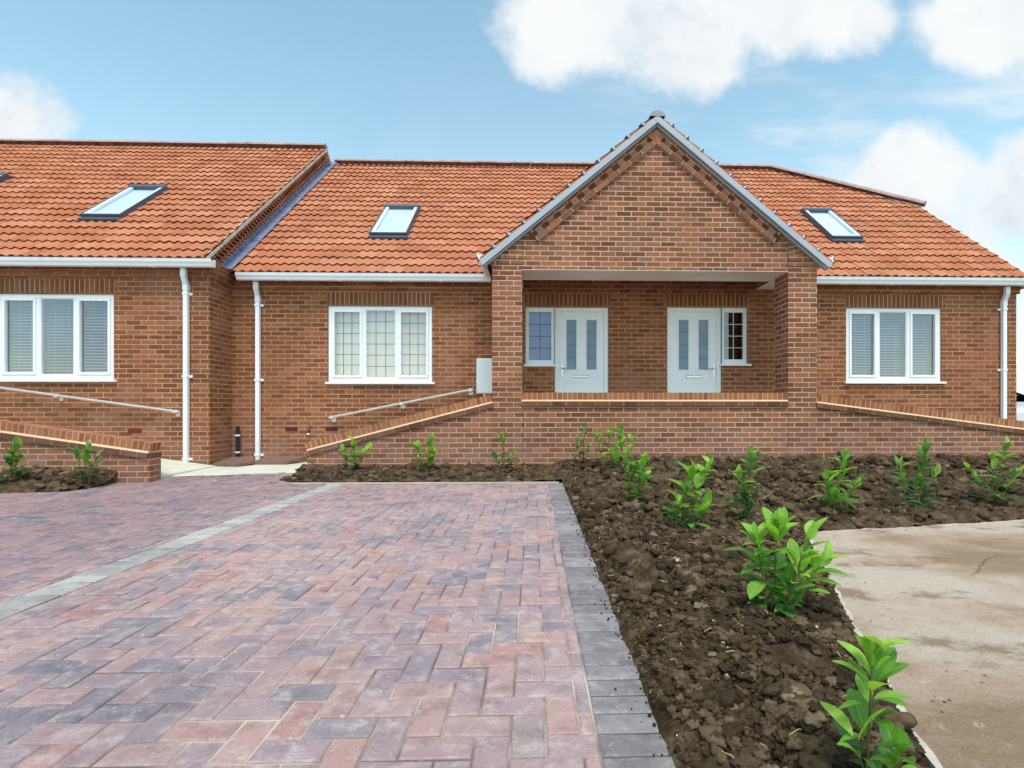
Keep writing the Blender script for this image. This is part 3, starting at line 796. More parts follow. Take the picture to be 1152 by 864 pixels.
def downpipe(parent, x, yg, yw, ztop, zbot):
    mb = MB(); h = .033
    mb.cbox(x - h - .006, x + h + .006, yg - h, yg + h, ztop - .13, ztop, .006)
    mb.cbox(x - h, x + h, yw - h, yw + h, zbot, ztop - .24, .006)
    # swan neck
    a, b = Vector((x, yg, ztop - .12)), Vector((x, yw, ztop - .25))
    q = [(-h, -h), (h, -h), (h, h), (-h, h)]
    ra = [a + Vector((i, j, 0)) for i, j in q]; rb = [b + Vector((i, j, 0)) for i, j in q]
    for k in range(4):
        l = (k + 1) % 4; mb.face([ra[k], ra[l], rb[l], rb[k]])
    mb.cbox(x - h - .006, x + h + .006, yw - h - .006, yw + h + .006, ztop - .33, ztop - .235, .006)
    o = mb.build('downpipe', M['upvc'], parent)
    n = 3
    for k in range(n):
        z = zbot + .12 + (ztop - .5 - zbot) * k / (n - 1)
        c = MB(); c.cbox(x - h - .045, x + h + .045, yw + h - .012, yw + h + .02, z - .02, z + .02, .004); c.cbox(x - h - .008, x + h + .008, yw - h - .006, yw + h + .002, z - .015, z + .015, .003)
        c.build('pipe_bracket', M['upvc'], o)
    return o

def window(parent, X0, X1, Z0, Z1, yw, kind):
    """three-light casement; frame front 30 mm behind the wall face"""
    y0, y1 = yw + .02, yw + .09
    f = MB(); b = .062
    f.cbox(X0, X0 + b, y0, y1, Z0, Z1, .005); f.cbox(X1 - b, X1, y0, y1, Z0, Z1, .005)
    f.cbox(X0 + b, X1 - b, y0, y1, Z1 - b, Z1, .005); f.cbox(X0 + b, X1 - b, y0, y1, Z0, Z0 + .075, .005)
    W = (X1 - X0 - 2 * b); mul = .055; pw = (W - 2 * mul) / 3
    cells = []
    for k in range(3):
        a = X0 + b + k * (pw + mul)
        cells.append((a, a + pw))
        if k < 2: f.cbox(a + pw, a + pw + mul, y0, y1, Z0 + .075, Z1 - b, .005)
    o = f.build('window', M['upvc'], parent)
    s = MB(); s.cbox(X0 - .035, X1 + .055, yw - .055, yw + .04, Z0 - .035, Z0 - .001, .006)
    s.build('sill', M['upvc'], o)
    for k, (a, c) in enumerate(cells):
        za, zb = Z0 + .075, Z1 - b
        if k != 1:                                          # opening sash stands proud
            sa = MB(); w_ = .042
            sa.cbox(a + .001, a + w_, y0 - .014, y0 + .05, za + .001, zb - .001, .005); sa.cbox(c - w_, c - .001, y0 - .014, y0 + .05, za + .001, zb - .001, .005)
            sa.cbox(a + w_, c - w_, y0 - .014, y0 + .05, zb - w_, zb - .001, .005); sa.cbox(a + w_, c - w_, y0 - .014, y0 + .05, za + .001, za + w_, .005)
            sa.build('sash', M['upvc'], o)
            ga, gc, gza, gzb = a + w_, c - w_, za + w_, zb - w_
        else:
            ga, gc, gza, gzb = a + .006, c - .006, za + .006, zb - .006
            bd = MB()
            bd.box(a, a + .012, y0 + .012, y0 + .05, za, zb); bd.box(c - .012, c, y0 + .012, y0 + .05, za, zb); bd.box(a + .012, c - .012, y0 + .012, y0 + .05, za, za + .012); bd.box(a + .012, c - .012, y0 + .012, y0 + .05, zb - .012, zb)
            bd.build('glazing_bead', M['upvc'], o)
        yg = y0 + .028
        p = MB(); p.face([(ga, yg, gza), (gc, yg, gza), (gc, yg, gzb), (ga, yg, gzb)])
        p.build('pane', M['glass'], o)
        if kind == 'leaded':
            l = MB(); nx, nz = 3, 6
            for i in range(1, nx):
                xx = ga + (gc - ga) * i / nx; l.box(xx - .004, xx + .004, yg - .006, yg - .001, gza, gzb)
            for j in range(1, nz):
                zz = gza + (gzb - gza) * j / nz; l.box(ga, gc, yg - .005, yg - .0012, zz - .004, zz + .004)
            l.build('leading', M['leading'], o)
        else:
            bl = MB(); zz = gza + .02; 
            while zz < gzb - .01:
                tilt = R(40 + random.uniform(-4, 4)); h_ = .0150
                dy_, dz_ = math.cos(tilt) * h_, math.sin(tilt) * h_
                yc = y1 + .045
                j = random.uniform(-.002, .002)
                bl.face([(ga - .03, yc - dy_, zz - dz_ + j), (gc + .03, yc - dy_, zz - dz_ - j), (gc + .03, yc + dy_, zz + dz_ - j), (ga - .03, yc + dy_, zz + dz_ + j)])
                zz += .047
            for xx in (ga + (gc - ga) * .3, ga + (gc - ga) * .72):
                bl.box(xx - .002, xx + .002, y1 + .018, y1 + .021, gza, gzb)
            bl.build('blind', M['slat'], o)
    if kind == 'leaded':
        cu = MB(); n = 120; pts = []
        for i in range(n + 1):
            xx = X0 + .03 + (X1 - X0 - .06) * i / n
            pts.append((xx, y1 + .06 + .004 * math.sin(i * 0.5) + .002 * math.sin(i * 1.3 + 1)))
        for (xa, ya), (xb, yb) in zip(pts[:-1], pts[1:]): cu.face([(xa, ya, Z0), (xb, yb, Z0), (xb, yb, Z1), (xa, ya, Z1)], smooth=True)
        cu.build('curtain', M['curtain'], o)
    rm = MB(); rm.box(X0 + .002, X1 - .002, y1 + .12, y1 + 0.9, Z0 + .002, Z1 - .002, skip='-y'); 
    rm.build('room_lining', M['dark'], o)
    return o

def front_door(parent, X0, X1, Z0, Z1, SX0, SX1, SZ0, yw, handle_left, tintmat, label=None):
    """door frame with a full height leaf, plus a leaded side light"""
    y0, y1 = yw + .02, yw + .09
    f = MB(); b = .075
    f.cbox(X0, X0 + b, y0, y1, Z0, Z1, .005); f.cbox(X1 - b, X1, y0, y1, Z0, Z1, .005); f.cbox(X0 + b, X1 - b, y0, y1, Z1 - b, Z1, .005); f.cbox(X0 + b, X1 - b, y0, y1, Z0, Z0 + .04, .004)
    # side light frame
    sb_ = .058
    f.cbox(SX0, SX0 + sb_, y0, y1, SZ0, Z1, .005); f.cbox(SX1 - sb_, SX1, y0, y1, SZ0, Z1, .005)
    f.cbox(SX0 + sb_, SX1 - sb_, y0, y1, Z1 - .08, Z1, .005); f.cbox(SX0 + sb_, SX1 - sb_, y0, y1, SZ0, SZ0 + .085, .005)
    o = f.build('front_door', M['upvc'], parent)
    if label: o['label'] = label
    a, c = X0 + b + .003, X1 - b - .003; za, zb = Z0 + .043, Z1 - b - .003; yl = y0 + .018
    # leaf built round two glazed slots, raised mouldings
    mid = (a + c) / 2; gw = .168; gap = .178
    gx = [(mid - gap / 2 - gw, mid - gap / 2), (mid + gap / 2, mid + gap / 2 + gw)]
    gz0, gz1 = Z0 + 1.04, Z1 - .212
    l = MB()
    wall_face(l, a, c, za, zb, yl, '-y', [(g0, g1, gz0, gz1) for g0, g1 in gx], .03)
    l.box(a, c, yl + .03, yl + .05, za, zb, skip='')
    for g0, g1 in gx:                                       # moulded surrounds
        for (p0, p1, q0, q1) in ((g0 - .022, g0 - .004, gz0 - .06, gz1 + .022), (g1 + .004, g1 + .022, gz0 - .06, gz1 + .022)):
            l.cbox(p0, p1, yl - .008, yl + .002, q0, q1, .003)
        for (q0, q1) in ((gz1 + .004, gz1 + .022), (gz0 - .022, gz0 - .004), (gz0 - .075, gz0 - .06)):
            l.cbox(g0 - .022, g1 + .022, yl - .0075, yl + .002, q0, q1, .003)
    pz0, pz1 = za + .20, za + .78                            # lower raised panel
    for (p0, p1, q0, q1) in ((gx[0][0] - .022, gx[0][0] - .006, pz0, pz1), (gx[1][1] + .006, gx[1][1] + .022, pz0, pz1), (gx[0][0] - .006, gx[1][1] + .006, pz1 - .016, pz1), (gx[0][0] - .006, gx[1][1] + .006, pz0, pz0 + .016)):
        l.cbox(p0, p1, yl - .007, yl + .002, q0, q1, .003)
    l.build('door_leaf', M['door'], o)
    for g0, g1 in gx:
        p = MB(); p.face([(g0, yl + .018, gz0), (g1, yl + .018, gz0), (g1, yl + .018, gz1), (g0, yl + .018, gz1)])
        for k in range(1, 4):
            zz = gz0 + (gz1 - gz0) * k / 4; p.box(g0, g1, yl + .014, yl + .0175, zz - .003, zz + .003, mi=1)
        p.build('door_pane', [M['frost'], M['leading']], o)
    hx = a + .05 if handle_left else c - .05; hz = Z0 + 1.03; sgn = 1 if handle_left else -1
    h = MB(); h.cbox(hx - .016, hx + .016, yl - .012, yl + .001, hz - .13, hz + .10, .004)
    h.tube([(hx, yl - .01, hz + .03), (hx, yl - .05, hz + .03), (hx + sgn * .03, yl - .058, hz + .03), (hx + sgn * .125, yl - .056, hz + .03)], .0095, 8)
    h.tube([(hx, yl - .02, hz - .06), (hx, yl - .008, hz - .06)], .011, 8)
    h.build('door_handle', M['chrome'], o)
    lb = MB(); lz = gz0 - .12; lb.cbox(mid - .15, mid + .15, yl - .014, yl + .001, lz - .026, lz + .026, .006); lb.cbox(mid - .135, mid + .135, yl - .022, yl - .010, lz - .016, lz + .018, .006)
    lb.build('letterbox', M['chrome'], o)
    kn = MB(); kn.tube([(mid, yl - .010, zb - .60), (mid, yl, zb - .60)], .012, 10)
    kn.build('spy_hole', M['chrome'], o)
    # side light glass
    ga, gc, gza, gzb = SX0 + sb_, SX1 - sb_, SZ0 + .085, Z1 - .08; yg = y0 + .03
    p = MB(); p.face([(ga, yg, gza), (gc, yg, gza), (gc, yg, gzb), (ga, yg, gzb)])
    p.build('side_light', tintmat, o)
    le = MB(); xx = (ga + gc) / 2
    le.box(xx - .005, xx + .005, yg - .006, yg - .001, gza, gzb)
    for k in range(1, 4):
        zz = gza + (gzb - gza) * k / 4; le.box(ga, gc, yg - .005, yg - .0012, zz - .005, zz + .005)
    le.build('leading', M['leading'] if handle_left else M['curtain'], o)
    s = MB(); s0, s1 = (SX0 - .03, SX1 - .0) if handle_left else (SX0 + 0.0, SX1 + .06)
    s.cbox(s0 - (0 if handle_left else .03), s1 + (.03 if handle_left else 0), yw - .05, yw + .019, SZ0 - .032, SZ0 + .002, .005)
    s.build('sill', M['upvc'], o)
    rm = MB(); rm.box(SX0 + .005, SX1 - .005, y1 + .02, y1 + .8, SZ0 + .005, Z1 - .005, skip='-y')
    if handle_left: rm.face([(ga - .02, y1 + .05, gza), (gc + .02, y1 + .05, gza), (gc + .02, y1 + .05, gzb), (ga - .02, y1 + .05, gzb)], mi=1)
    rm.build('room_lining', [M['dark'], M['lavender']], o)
    return o

def soldier(mb, X0, X1, Z0, yw):
    mb.box(X0, X1, yw - .004, yw + .05, Z0, Z0 + .215, swap=True, uo=(X0, Z0 - .005), skip='+y')

# ------------------------------------------------------------------ right hand building: a pair of bungalows under one roof with a shared porch
YH, YP = 8.925, 7.78
TP = 0.85
house = empty('bungalow_pair', (1.8, YH, 0))
tag(house, 'brick pair of bungalows with orange pantile roof and a gabled porch over two white doors', 'house')
EY, EZ = 8.67, 3.16                    # eave line (gutter front)
RY = 13.25; RZ = EZ + TP * (RY - EY)
XL, XR = -5.04, 8.44
win_m = (-3.453, -1.714, 1.40, 2.685)
win_r = (5.413, 7.097, 1.42, 2.70)
d1 = (0.365, 1.285, 0.585, 2.685); s1 = (-0.137, 0.365, 1.70, 2.685)
d2 = (2.293, 3.235, 0.585, 2.695); s2 = (3.235, 3.685, 1.72, 2.695)
w = MB()
wall_face(w, XL, XR, -0.1, 3.2, YH, '-y', [win_m, win_r, (d1[0], d1[1], d1[2], d1[3]), s1, d2, s2], .10)
# right gable with half hip cut
HY = 11.25; HZ = EZ + TP * (HY - EY); BY = 2 * RY - YH
w.face([(XR, YH, -.1), (XR, BY, -.1), (XR, BY, 3.2), (XR, 2 * RY - HY, HZ - .05), (XR, HY, HZ - .05), (XR, YH, 3.2 + .05)], [(YH, -.1), (BY, -.1), (BY, 3.2), (2 * RY - HY, HZ), (HY, HZ), (YH, 3.2)])
w.face([(XR, BY, -.1), (XL, BY, -.1), (XL, BY, 3.2), (XR, BY, 3.2)])
w.face([(XL, BY, -.1), (XL, YH, -.1), (XL, YH, 3.2), (XL, RY, RZ - .05), (XL, BY, 3.2)])
wo = w.build('wall', M['brick'], house)
# corbelled courses under the eaves
for (a, b) in ((-4.90, -0.62), (4.28, XR)):
    c = MB()
    c.box(a, b, YH - .035, YH + .01, 2.955, 3.03, uo=(0.05, 0)); c.box(a, b, YH - .075, YH + .01, 3.032, 3.107)
    c.box(a, b, YH - .20, YH + .01, 3.109, 3.16)
    if b == XR: c.box(XR, XR + .035, YH - .035, YH + .6, 2.955, 3.03); c.box(XR, XR + .07, YH - .075, YH + .6, 3.032, 3.107)
    c.build('eaves_corbel', M['brick'], house)
for q in ((-3.475, -1.69, 2.70), (5.39, 7.12, 2.715), (-0.16, 1.31, 2.70), (2.27, 3.71, 2.71)):
    so_ = MB(); soldier(so_, *q, YH); so_.build('soldier_lintel', M['soldier'], house)
window(house, *win_m, YH, 'leaded')['label'] = 'white window with leaded panes and a pale curtain'
window(house, *win_r, YH, 'blind')['label'] = 'white window with lilac venetian blinds'
front_door(house, *d1, *s1[:3], YH + .01, True, M['lavglass'], 'white door with its side window on the left')
front_door(house, *d2, *s2[:3], YH + .01, False, M['glass'], 'white door with its side window on the right')
ab = MB()
for xa, za in ((-4.16, .577), (-3.497, .577)):
    f_ = MB(); f_.box(xa, xa + .207, YH - .004, YH + .02, za, za + .068)
    for k in range(7):
        for j in range(2): f_.box(xa + .016 + k * .026, xa + .033 + k * .026, YH - .0045, YH, za + .012 + j * .026, za + .030 + j * .026, mi=1)
    f_.build('air_brick', [M['airbrick'], M['dark']], house)
op = MB(); op.tube([(-3.75, YH, .66), (-3.75, YH - .05, .66), (-3.75, YH - .07, .60), (-3.75, YH - .07, .54)], .016, 8)
op.tube([(-3.75, YH - .07, .545), (-3.75, YH - .07, .52)], .02, 8, 1)
op.build('outlet_pipe', [M['slabbrown'], M['upvc']], house)
gp = MB(); gp.tube([(-4.90, 8.84, .06), (-4.90, 8.84, .66)], .03, 10)
gp.tube([(-4.90, 8.84, .22), (-4.90, 8.84, .245)], .04, 10, 1); gp.tube([(-4.90, 8.84, .50), (-4.90, 8.84, .525)], .04, 10, 1)
gp.build('drain_pipe', [M['black'], M['upvc']], house)

# roof, split by the left verge and the half hip on the right
ang = math.atan(TP); LEN = (RY - EY) / math.cos(ang)
vx = XR + .03
hipv = (HY - EY) / math.cos(ang)
RXE = 6.12                                                 # ridge end
def umax_main(v):
    full = vx - XL
    return full if v <= hipv else full - (v - hipv) / (LEN - hipv) * (vx - RXE)
rf = MB()
Vd = Vector((0, math.cos(ang), math.sin(ang)))
W1 = [(-3.01, -2.33, 9.77, 10.85), (5.64, 6.24, 9.80, 10.90)]
def in_win(x, y):
    return any(a + .0 < x < b - .0 and c_ - .02 < y < d_ - .02 for a, b, c_, d_ in W1)
pantiles(rf, (XL, EY, EZ), (1, 0, 0), Vd, vx - XL, LEN, None, umax_main, skip=lambda u, v: in_win(XL + u, EY + v * math.cos(ang)))
# back slope and half hip slope
rf.face([(vx, 2 * RY - EY, EZ), (XL, 2 * RY - EY, EZ), (XL, RY, RZ), (RXE, RY, RZ), (vx, 2 * RY - HY, HZ)], None, .5)
rfo = rf.build('roof', [M['tile'], M['black'], M['tileedge']], house)
hp = MB()
hw = 2 * (RY - HY); tanh_ = (RZ - HZ) / (vx - RXE); ah = math.atan(tanh_); Lh = math.hypot(vx - RXE, RZ - HZ)
pantiles(hp, (vx + .06, HY, HZ - .05), (0, 1, 0), (-math.cos(ah), 0, math.sin(ah)), hw, Lh, lambda v: hw / 2 * v / Lh, lambda v: hw - hw / 2 * v / Lh)
hp.build('hip_slope', [M['tile'], M['black'], M['tileedge']], house)
rd = MB(); ridge_run(rd, (XL + .1, RY, RZ + .055), (RXE, RY, RZ + .055))
rd.build('ridge_tiles', M['ridge'], house)
rd = MB(); ridge_run(rd, (RXE - .05, RY - .03, RZ + .045), (vx + .06, HY - .05, HZ + .03), .12)
rd.build('hip_tiles', M['ridge'], house)
vg = MB()
Mv = Matrix.Translation((0, EY, EZ)) @ Matrix.Rotation(ang, 4, 'X')
vg.box(vx - .05, vx + .004, 0.03, hipv, -.05, .035, Mv)
vg.build('verge_mortar', M['mortar'], house)
for a in W1: roof_window(house, a[0], a[1], a[2], a[3], EY, EZ, TP)
gutter(house, -4.84, -0.70, EY + .10, EZ + .012)
gutter(house, 4.40, XR + .16, EY + .10, EZ + .012)
downpipe(house, -4.59, YH - .105, YH - .045, 3.06, 0.06)
downpipe(house, 8.17, YH - .105, YH - .045, 3.06, 0.45)

# porch: two piers, gable, lintel
pier_z = 3.02
for (a, b) in ((-0.61, -0.17), (3.83, 4.27)):
    p = MB(); p.box(a, b, YP, YP + .44, -.1, pier_z, uo=(a - .0055, 0.0)); p.build('porch_pier', M['front'], house)
# gable face: flush pier heads that corbel outwards, panel in the middle
CX_, AZ = 1.83, 5.19; HWD = 2.50; SL = (AZ - 3.12) / HWD
gb = MB()
def gz(x): return AZ - abs(x - CX_) * SL
xs = [-0.17, 0.5, 1.2, CX_, 2.5, 3.2, 3.83]
for a, b in zip(xs[:-1], xs[1:]):
    gb.face([(a, YP + .012, pier_z), (b, YP + .012, pier_z), (b, YP + .012, gz(b)), (a, YP + .012, gz(a))], [(a, pier_z), (b, pier_z), (b, gz(b)), (a, gz(a))])
gb.build('gable_wall', M['front'], house)
for sgn, (a, b) in ((-1, (-0.61, -0.17)), (1, (3.83, 4.27))):
    ph = MB()
    steps = [(pier_z + .002, pier_z + .075, .0), (pier_z + .077, pier_z + .15, .03), (pier_z + .152, pier_z + .225, .065)]
    for z0, z1, dx_ in steps:
        x0, x1 = (a - dx_, b) if sgn < 0 else (a, b + dx_)
        ph.box(x0, x1, YP - dx_ * .35, YP + .44, z0, z1, uo=(0, 0))
    z0 = pier_z + .226
    x0, x1 = (a - .05, b) if sgn < 0 else (a, b + .05)
    ph.face([(x0, YP - .002, z0), (x1, YP - .002, z0), (x1, YP - .002, max(z0, gz(x1))), (x0, YP - .002, max(z0 + .001, gz(x0)))] , [(x0, z0), (x1, z0), (x1, gz(x1)), (x0, gz(x0))])
    ph.build('pier_head', M['front'], house)
ln = MB(); ln.box(-.17, 3.83, YP + .004, YP + .62, pier_z - .006, pier_z - .001)
ln.box(-.17, 3.83, YP + .60, YP + .62, pier_z, pier_z + .30)
for xx0, xx1 in ((-.61, -.17), (3.83, 4.27)): ln.box(xx0, xx1, YP + .442, YH - .005, pier_z - .012, pier_z - .007)
ln.build('lintel', M['lintel'], house)
ln = MB(); ln.box(-.62, 4.28, YP + .5, YH - .005, 3.30, 3.31); ln.build('porch_ceiling', M['ceilingshade'], house)  # ceiling coloured dark to deepen the porch shade and cut bounce light
for xx0, xx1 in ((-.61, -.17), (3.83, 4.27)):
    sbm = MB(); sbm.box(xx0, xx1, YP + .45, YH - .002, pier_z - .006, 3.35); sbm.build('porch_side_wall', M['front'], house)
# raked brick bands and bargeboards
rl = math.hypot(HWD + .02, SL * (HWD + .02)); ra_ = math.atan(SL)
for sgn in (-1, 1):
    Mr = Matrix.Translation((CX_, 0, AZ + .02)) @ (Matrix.Rotation(ra_, 4, 'Y') if sgn > 0 else Matrix.Scale(-1, 4, (1, 0, 0)) @ Matrix.Rotation(ra_, 4, 'Y'))
    # local x runs down the rake, local z is up from it
    b1 = MB(); e_ = .0015 * (sgn > 0)
    LB_ = (2.0 - .012) / math.cos(ra_); n = int((LB_ + .03) / .225)
    for k in range(n):
        x0 = .0 + k * .225
        b1.box(x0, x0 + .215, YP - .020 - e_, YP + .02, -.095, -.035, Mr, rnd=random.random(), uo=(random.uniform(0, 9) // 1 * .225 - .0055 + x0 - random.randint(0, 5) * .225, 0.005 - .1 + .0 * k))
    n2 = int((LB_ + .06) / .225)
    for k in range(n2):
        x0 = .06 + k * .225
        b1.box(x0, x0 + .105, YP - .034 - e_, YP + .02, -.170, -.097, Mr, uo=(x0 - .0055 + .225 * (k % 7), -.175))
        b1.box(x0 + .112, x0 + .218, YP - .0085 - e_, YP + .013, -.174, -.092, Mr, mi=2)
    for k in range(n2):
        x0 = .02 + k * .225
        b1.box(x0, x0 + .216, YP - .030 - e_, YP + .02, -.242, -.174, Mr, uo=(x0 - .0045 - .225 * (k % 9), -.2475))
    b1.box(-.02, LB_ - .10, YP - .006 - e_, YP + .018, -.245, -.03, Mr, mi=1)
    b1.build('raked_brick_band', [M['front'], M['bandmortar'], M['dentil']], house)
    bb = MB()
    bb.cbox(-.035, rl + .09, YP - .105 - e_ * 2, YP - .062, -.028, .056, .004, Mr)
    bb.cbox(-.0, rl + .09, YP - .061, YP + .0, -.05, -.03, .003, Mr)
    bb.build('bargeboard', M['barge'], house)
    tl = MB()                                                # tile ends standing above the bargeboard
    n = int(rl / .285)
    for k in range(n + 1):
        x1 = rl + .1 - k * .285
        x0 = max(x1 - .275, .06)
        tl.face([Mr @ Vector(q) for q in ((x0, YP - .10, .056), (x1, YP - .10, .056), (x1, YP - .10, .096), (x0, YP - .10, .068))], None, .3)
        tl.face([Mr @ Vector(q) for q in ((x0, YP - .10, .068), (x1, YP - .10, .096), (x1, YP + .06, .096), (x0, YP + .06, .068))], None, .3)
        tl.face([Mr @ Vector(q) for q in ((x1, YP - .10, .056), (x1, YP + .06, .056), (x1, YP + .06, .096), (x1, YP - .10, .096))], None, .3)
        tl.cbox(x1 - .045, x1 - .022, YP - .112, YP - .06, .06, .100, .003, Mr, mi=1)
        tl.cbox(x1 - .018, x1 + .004, YP - .110, YP - .05, .056, .112, .003, Mr, mi=2)
    tl.build('verge_clips', [M['tile'], M['silver'], M['charcoal']], house)
    pr = MB()
    eave_v = rl + .10
    PYB = EY + (AZ + .1 - EZ) / TP + .1
    # porch roof slope, running back into the main roof
    if sgn < 0:
        O = (CX_ - math.cos(ra_) * eave_v, PYB, AZ + .1 - math.sin(ra_) * eave_v); U = (0, -1, 0); V = (math.cos(ra_), 0, math.sin(ra_))
        mn = lambda v: (PYB - (EY + .15)) * (1 - min(1, v / eave_v)) * 0 + max(0, (PYB - (EY + (AZ + .1 - math.sin(ra_) * (eave_v - v) - EZ) / TP)) - .1)
        mx_ = None
    else:
        O = (CX_ + math.cos(ra_) * eave_v, YP - .06, AZ + .1 - math.sin(ra_) * eave_v); U = (0, 1, 0); V = (-math.cos(ra_), 0, math.sin(ra_))
        mn = None; Wd = PYB - (YP - .06)
        mx_ = lambda v: min(PYB - YP + .06, (EY + (AZ + .1 - math.sin(ra_) * (eave_v - v) - EZ) / TP) - (YP - .06) + .1)
    pantiles(pr, O, U, V, PYB - (YP - .06), eave_v - .02, mn, mx_)
    pr.build('porch_roof', [M['tile'], M['black'], M['tileedge']], house)
rd = MB(); ridge_run(rd, (CX_, YP - .115, AZ + .075), (CX_, PYB - .1, AZ + .075), .115)
rd.build('porch_ridge_tiles', M['greyridge'], house)
ex = CX_ - math.cos(ra_) * (rl + .1)
gutter(house, YP - .06, EY + .02, ex + .06, 3.235, 'y', -1)
ex2 = CX_ + math.cos(ra_) * (rl + .1)
gutter(house, YP - .06, EY + .02, ex2 - .06, 3.235, 'y', 1)

# ------------------------------------------------------------------ left hand bungalow, stepping forward
YL = 8.31; XC = -5.04; XF = -14.0
lh = empty('bungalow', (-9.5, YL, 0))
tag(lh, 'brick bungalow at the left standing forward, with a higher ridge than the gabled pair', 'house')
LEY, LEZ = 8.06, 3.205; LRY = 12.72; LRZ = LEZ + TP * (LRY - LEY); LBY = 2 * LRY - YL
win_l = (-8.25, -6.493, 1.40, 2.725)
w = MB()
wall_face(w, XF, XC, -0.1, 3.25, YL, '-y', [win_l], .10)
w.face([(XC, YL, -.1), (XC, LBY, -.1), (XC, LBY, 3.25), (XC, LRY, LRZ - .02), (XC, YL, 3.30)], [(YL, -.1), (LBY, -.1), (LBY, 3.25), (LRY, LRZ), (YL, 3.3)])
w.face([(XC, LBY, -.1), (XF, LBY, -.1), (XF, LBY, 3.25), (XC, LBY, 3.25)])
w.face([(XF, LBY, -.1), (XF, YL, -.1), (XF, YL, 3.25), (XF, LRY, LRZ - .02), (XF, LBY, 3.25)])
w.build('wall', M['brick'], lh)
c = MB()
c.box(XF, XC + .035, YL - .035, YL + .01, 3.0, 3.075, uo=(.05, 0)); c.box(XF, XC + .065, YL - .08, YL + .01, 3.077, 3.152); c.box(XF, XC + .09, YL - .2, YL + .01, 3.154, 3.20)
# kneeler: return bricks stepping out on the corner
for k in range(4): c.box(XC, XC + .025 + .022 * k, YL - .03, YL + .25 + .14 * k, 2.925 + k * .075 + .001, 2.999 + k * .075, uo=(.11 * (k % 2), 0))
c.build('eaves_corbel', M['brick'], lh)
s_ = MB(); soldier(s_, -8.28, -6.47, 2.74, YL); s_.build('soldier_lintel', M['soldier'], lh)
window(lh, *win_l, YL, 'blind')['label'] = 'wide white window with lilac venetian blinds'
f_ = MB(); f_.box(-6.275, -6.07, YL - .004, YL + .02, .578, .647)
f_.build('air_brick', M['airbrick'], lh)
rf = MB(); VXL = -4.945; LLEN = (LRY - LEY) / math.cos(ang)
W2 = [(-7.70, -7.04, 9.20, 10.33), (-11.12, -10.46, 9.70, 10.80)]
pantiles(rf, (XF, LEY, LEZ), (1, 0, 0), Vd, VXL - XF, LLEN, skip=lambda u, v: any(a < XF + u < b and c_ - .02 < LEY + v * math.cos(ang) < d_ - .02 for a, b, c_, d_ in W2))
rf.face([(VXL, 2 * LRY - LEY, LEZ), (XF, 2 * LRY - LEY, LEZ), (XF, LRY, LRZ), (VXL, LRY, LRZ)], None, .5)
rf.build('roof', [M['tile'], M['black'], M['tileedge']], lh)
for a in W2: roof_window(lh, *a, LEY, LEZ, TP)
rd = MB(); ridge_run(rd, (XF, LRY, LRZ + .055), (VXL - .02, LRY, LRZ + .055)); rd.build('ridge_tiles', M['ridge'], lh)
vg = MB()
Mv = Matrix.Translation((0, LEY, LEZ)) @ Matrix.Rotation(ang, 4, 'X')
for k in range(40):
    a, b = LLEN * k / 40, LLEN * (k + 1) / 40
    o_ = random.uniform(-.004, .004)
    vg.box(VXL - .09, VXL + .006 + o_, a, b + .001, -.030, .020 + o_, Mv)
Mb = Matrix.Translation((0, 2 * LRY - LEY, LEZ)) @ Matrix.Rotation(-ang, 4, 'X')
vg.box(VXL - .09, VXL + .006, -LLEN, 0, -.03, .02, Mb)
vg.build('verge_mortar', M['mortar'], lh)
vb = MB()                                                     # toothed bricks under the verge
k = 0; vv = .30
while vv < LLEN - .1:
    yy = LEY + vv * math.cos(ang); zz = LEZ + vv * math.sin(ang)
    vb.box(XC, XC + .03, yy - .02, yy + .20, zz - .215, zz - .150, uo=(.11 * (k % 2), zz - .215 - .005))
    vb.box(XC, XC + .06, yy - .0, yy + .22, zz - .148, zz - .045, uo=(.07 * (k % 3), zz - .134 - .005))
    vv += .1135; k += 1
vb.build('verge_corbel', M['brick'], lh)
ldm = MB()                                                    # lead against the lower roof
Mm = Matrix.Translation((0, EY, EZ)) @ Matrix.Rotation(ang, 4, 'X')
n = 26; seg = (LEN - .05) / n
for k in range(n):
    a, b = k * seg, (k + 1) * seg + .02
    z0 = .055 + random.uniform(-.004, .006)
    ldm.box(XC + .004, XC + .012, a, b, z0, z0 + .10 + random.uniform(0, .03), Mm)
    ldm.box(XC + .013, XC + .17 + random.uniform(-.008, .008), a, b, z0 + .004, z0 + .013 + .004 * (k % 2), Mm)
ldm.build('lead_flashing', M['lead'], lh)
gutter(lh, XF, VXL + .09, LEY + .10, LEZ + .012)
downpipe(lh, -5.365, YL - .105, YL - .045, 3.11, 0.05)

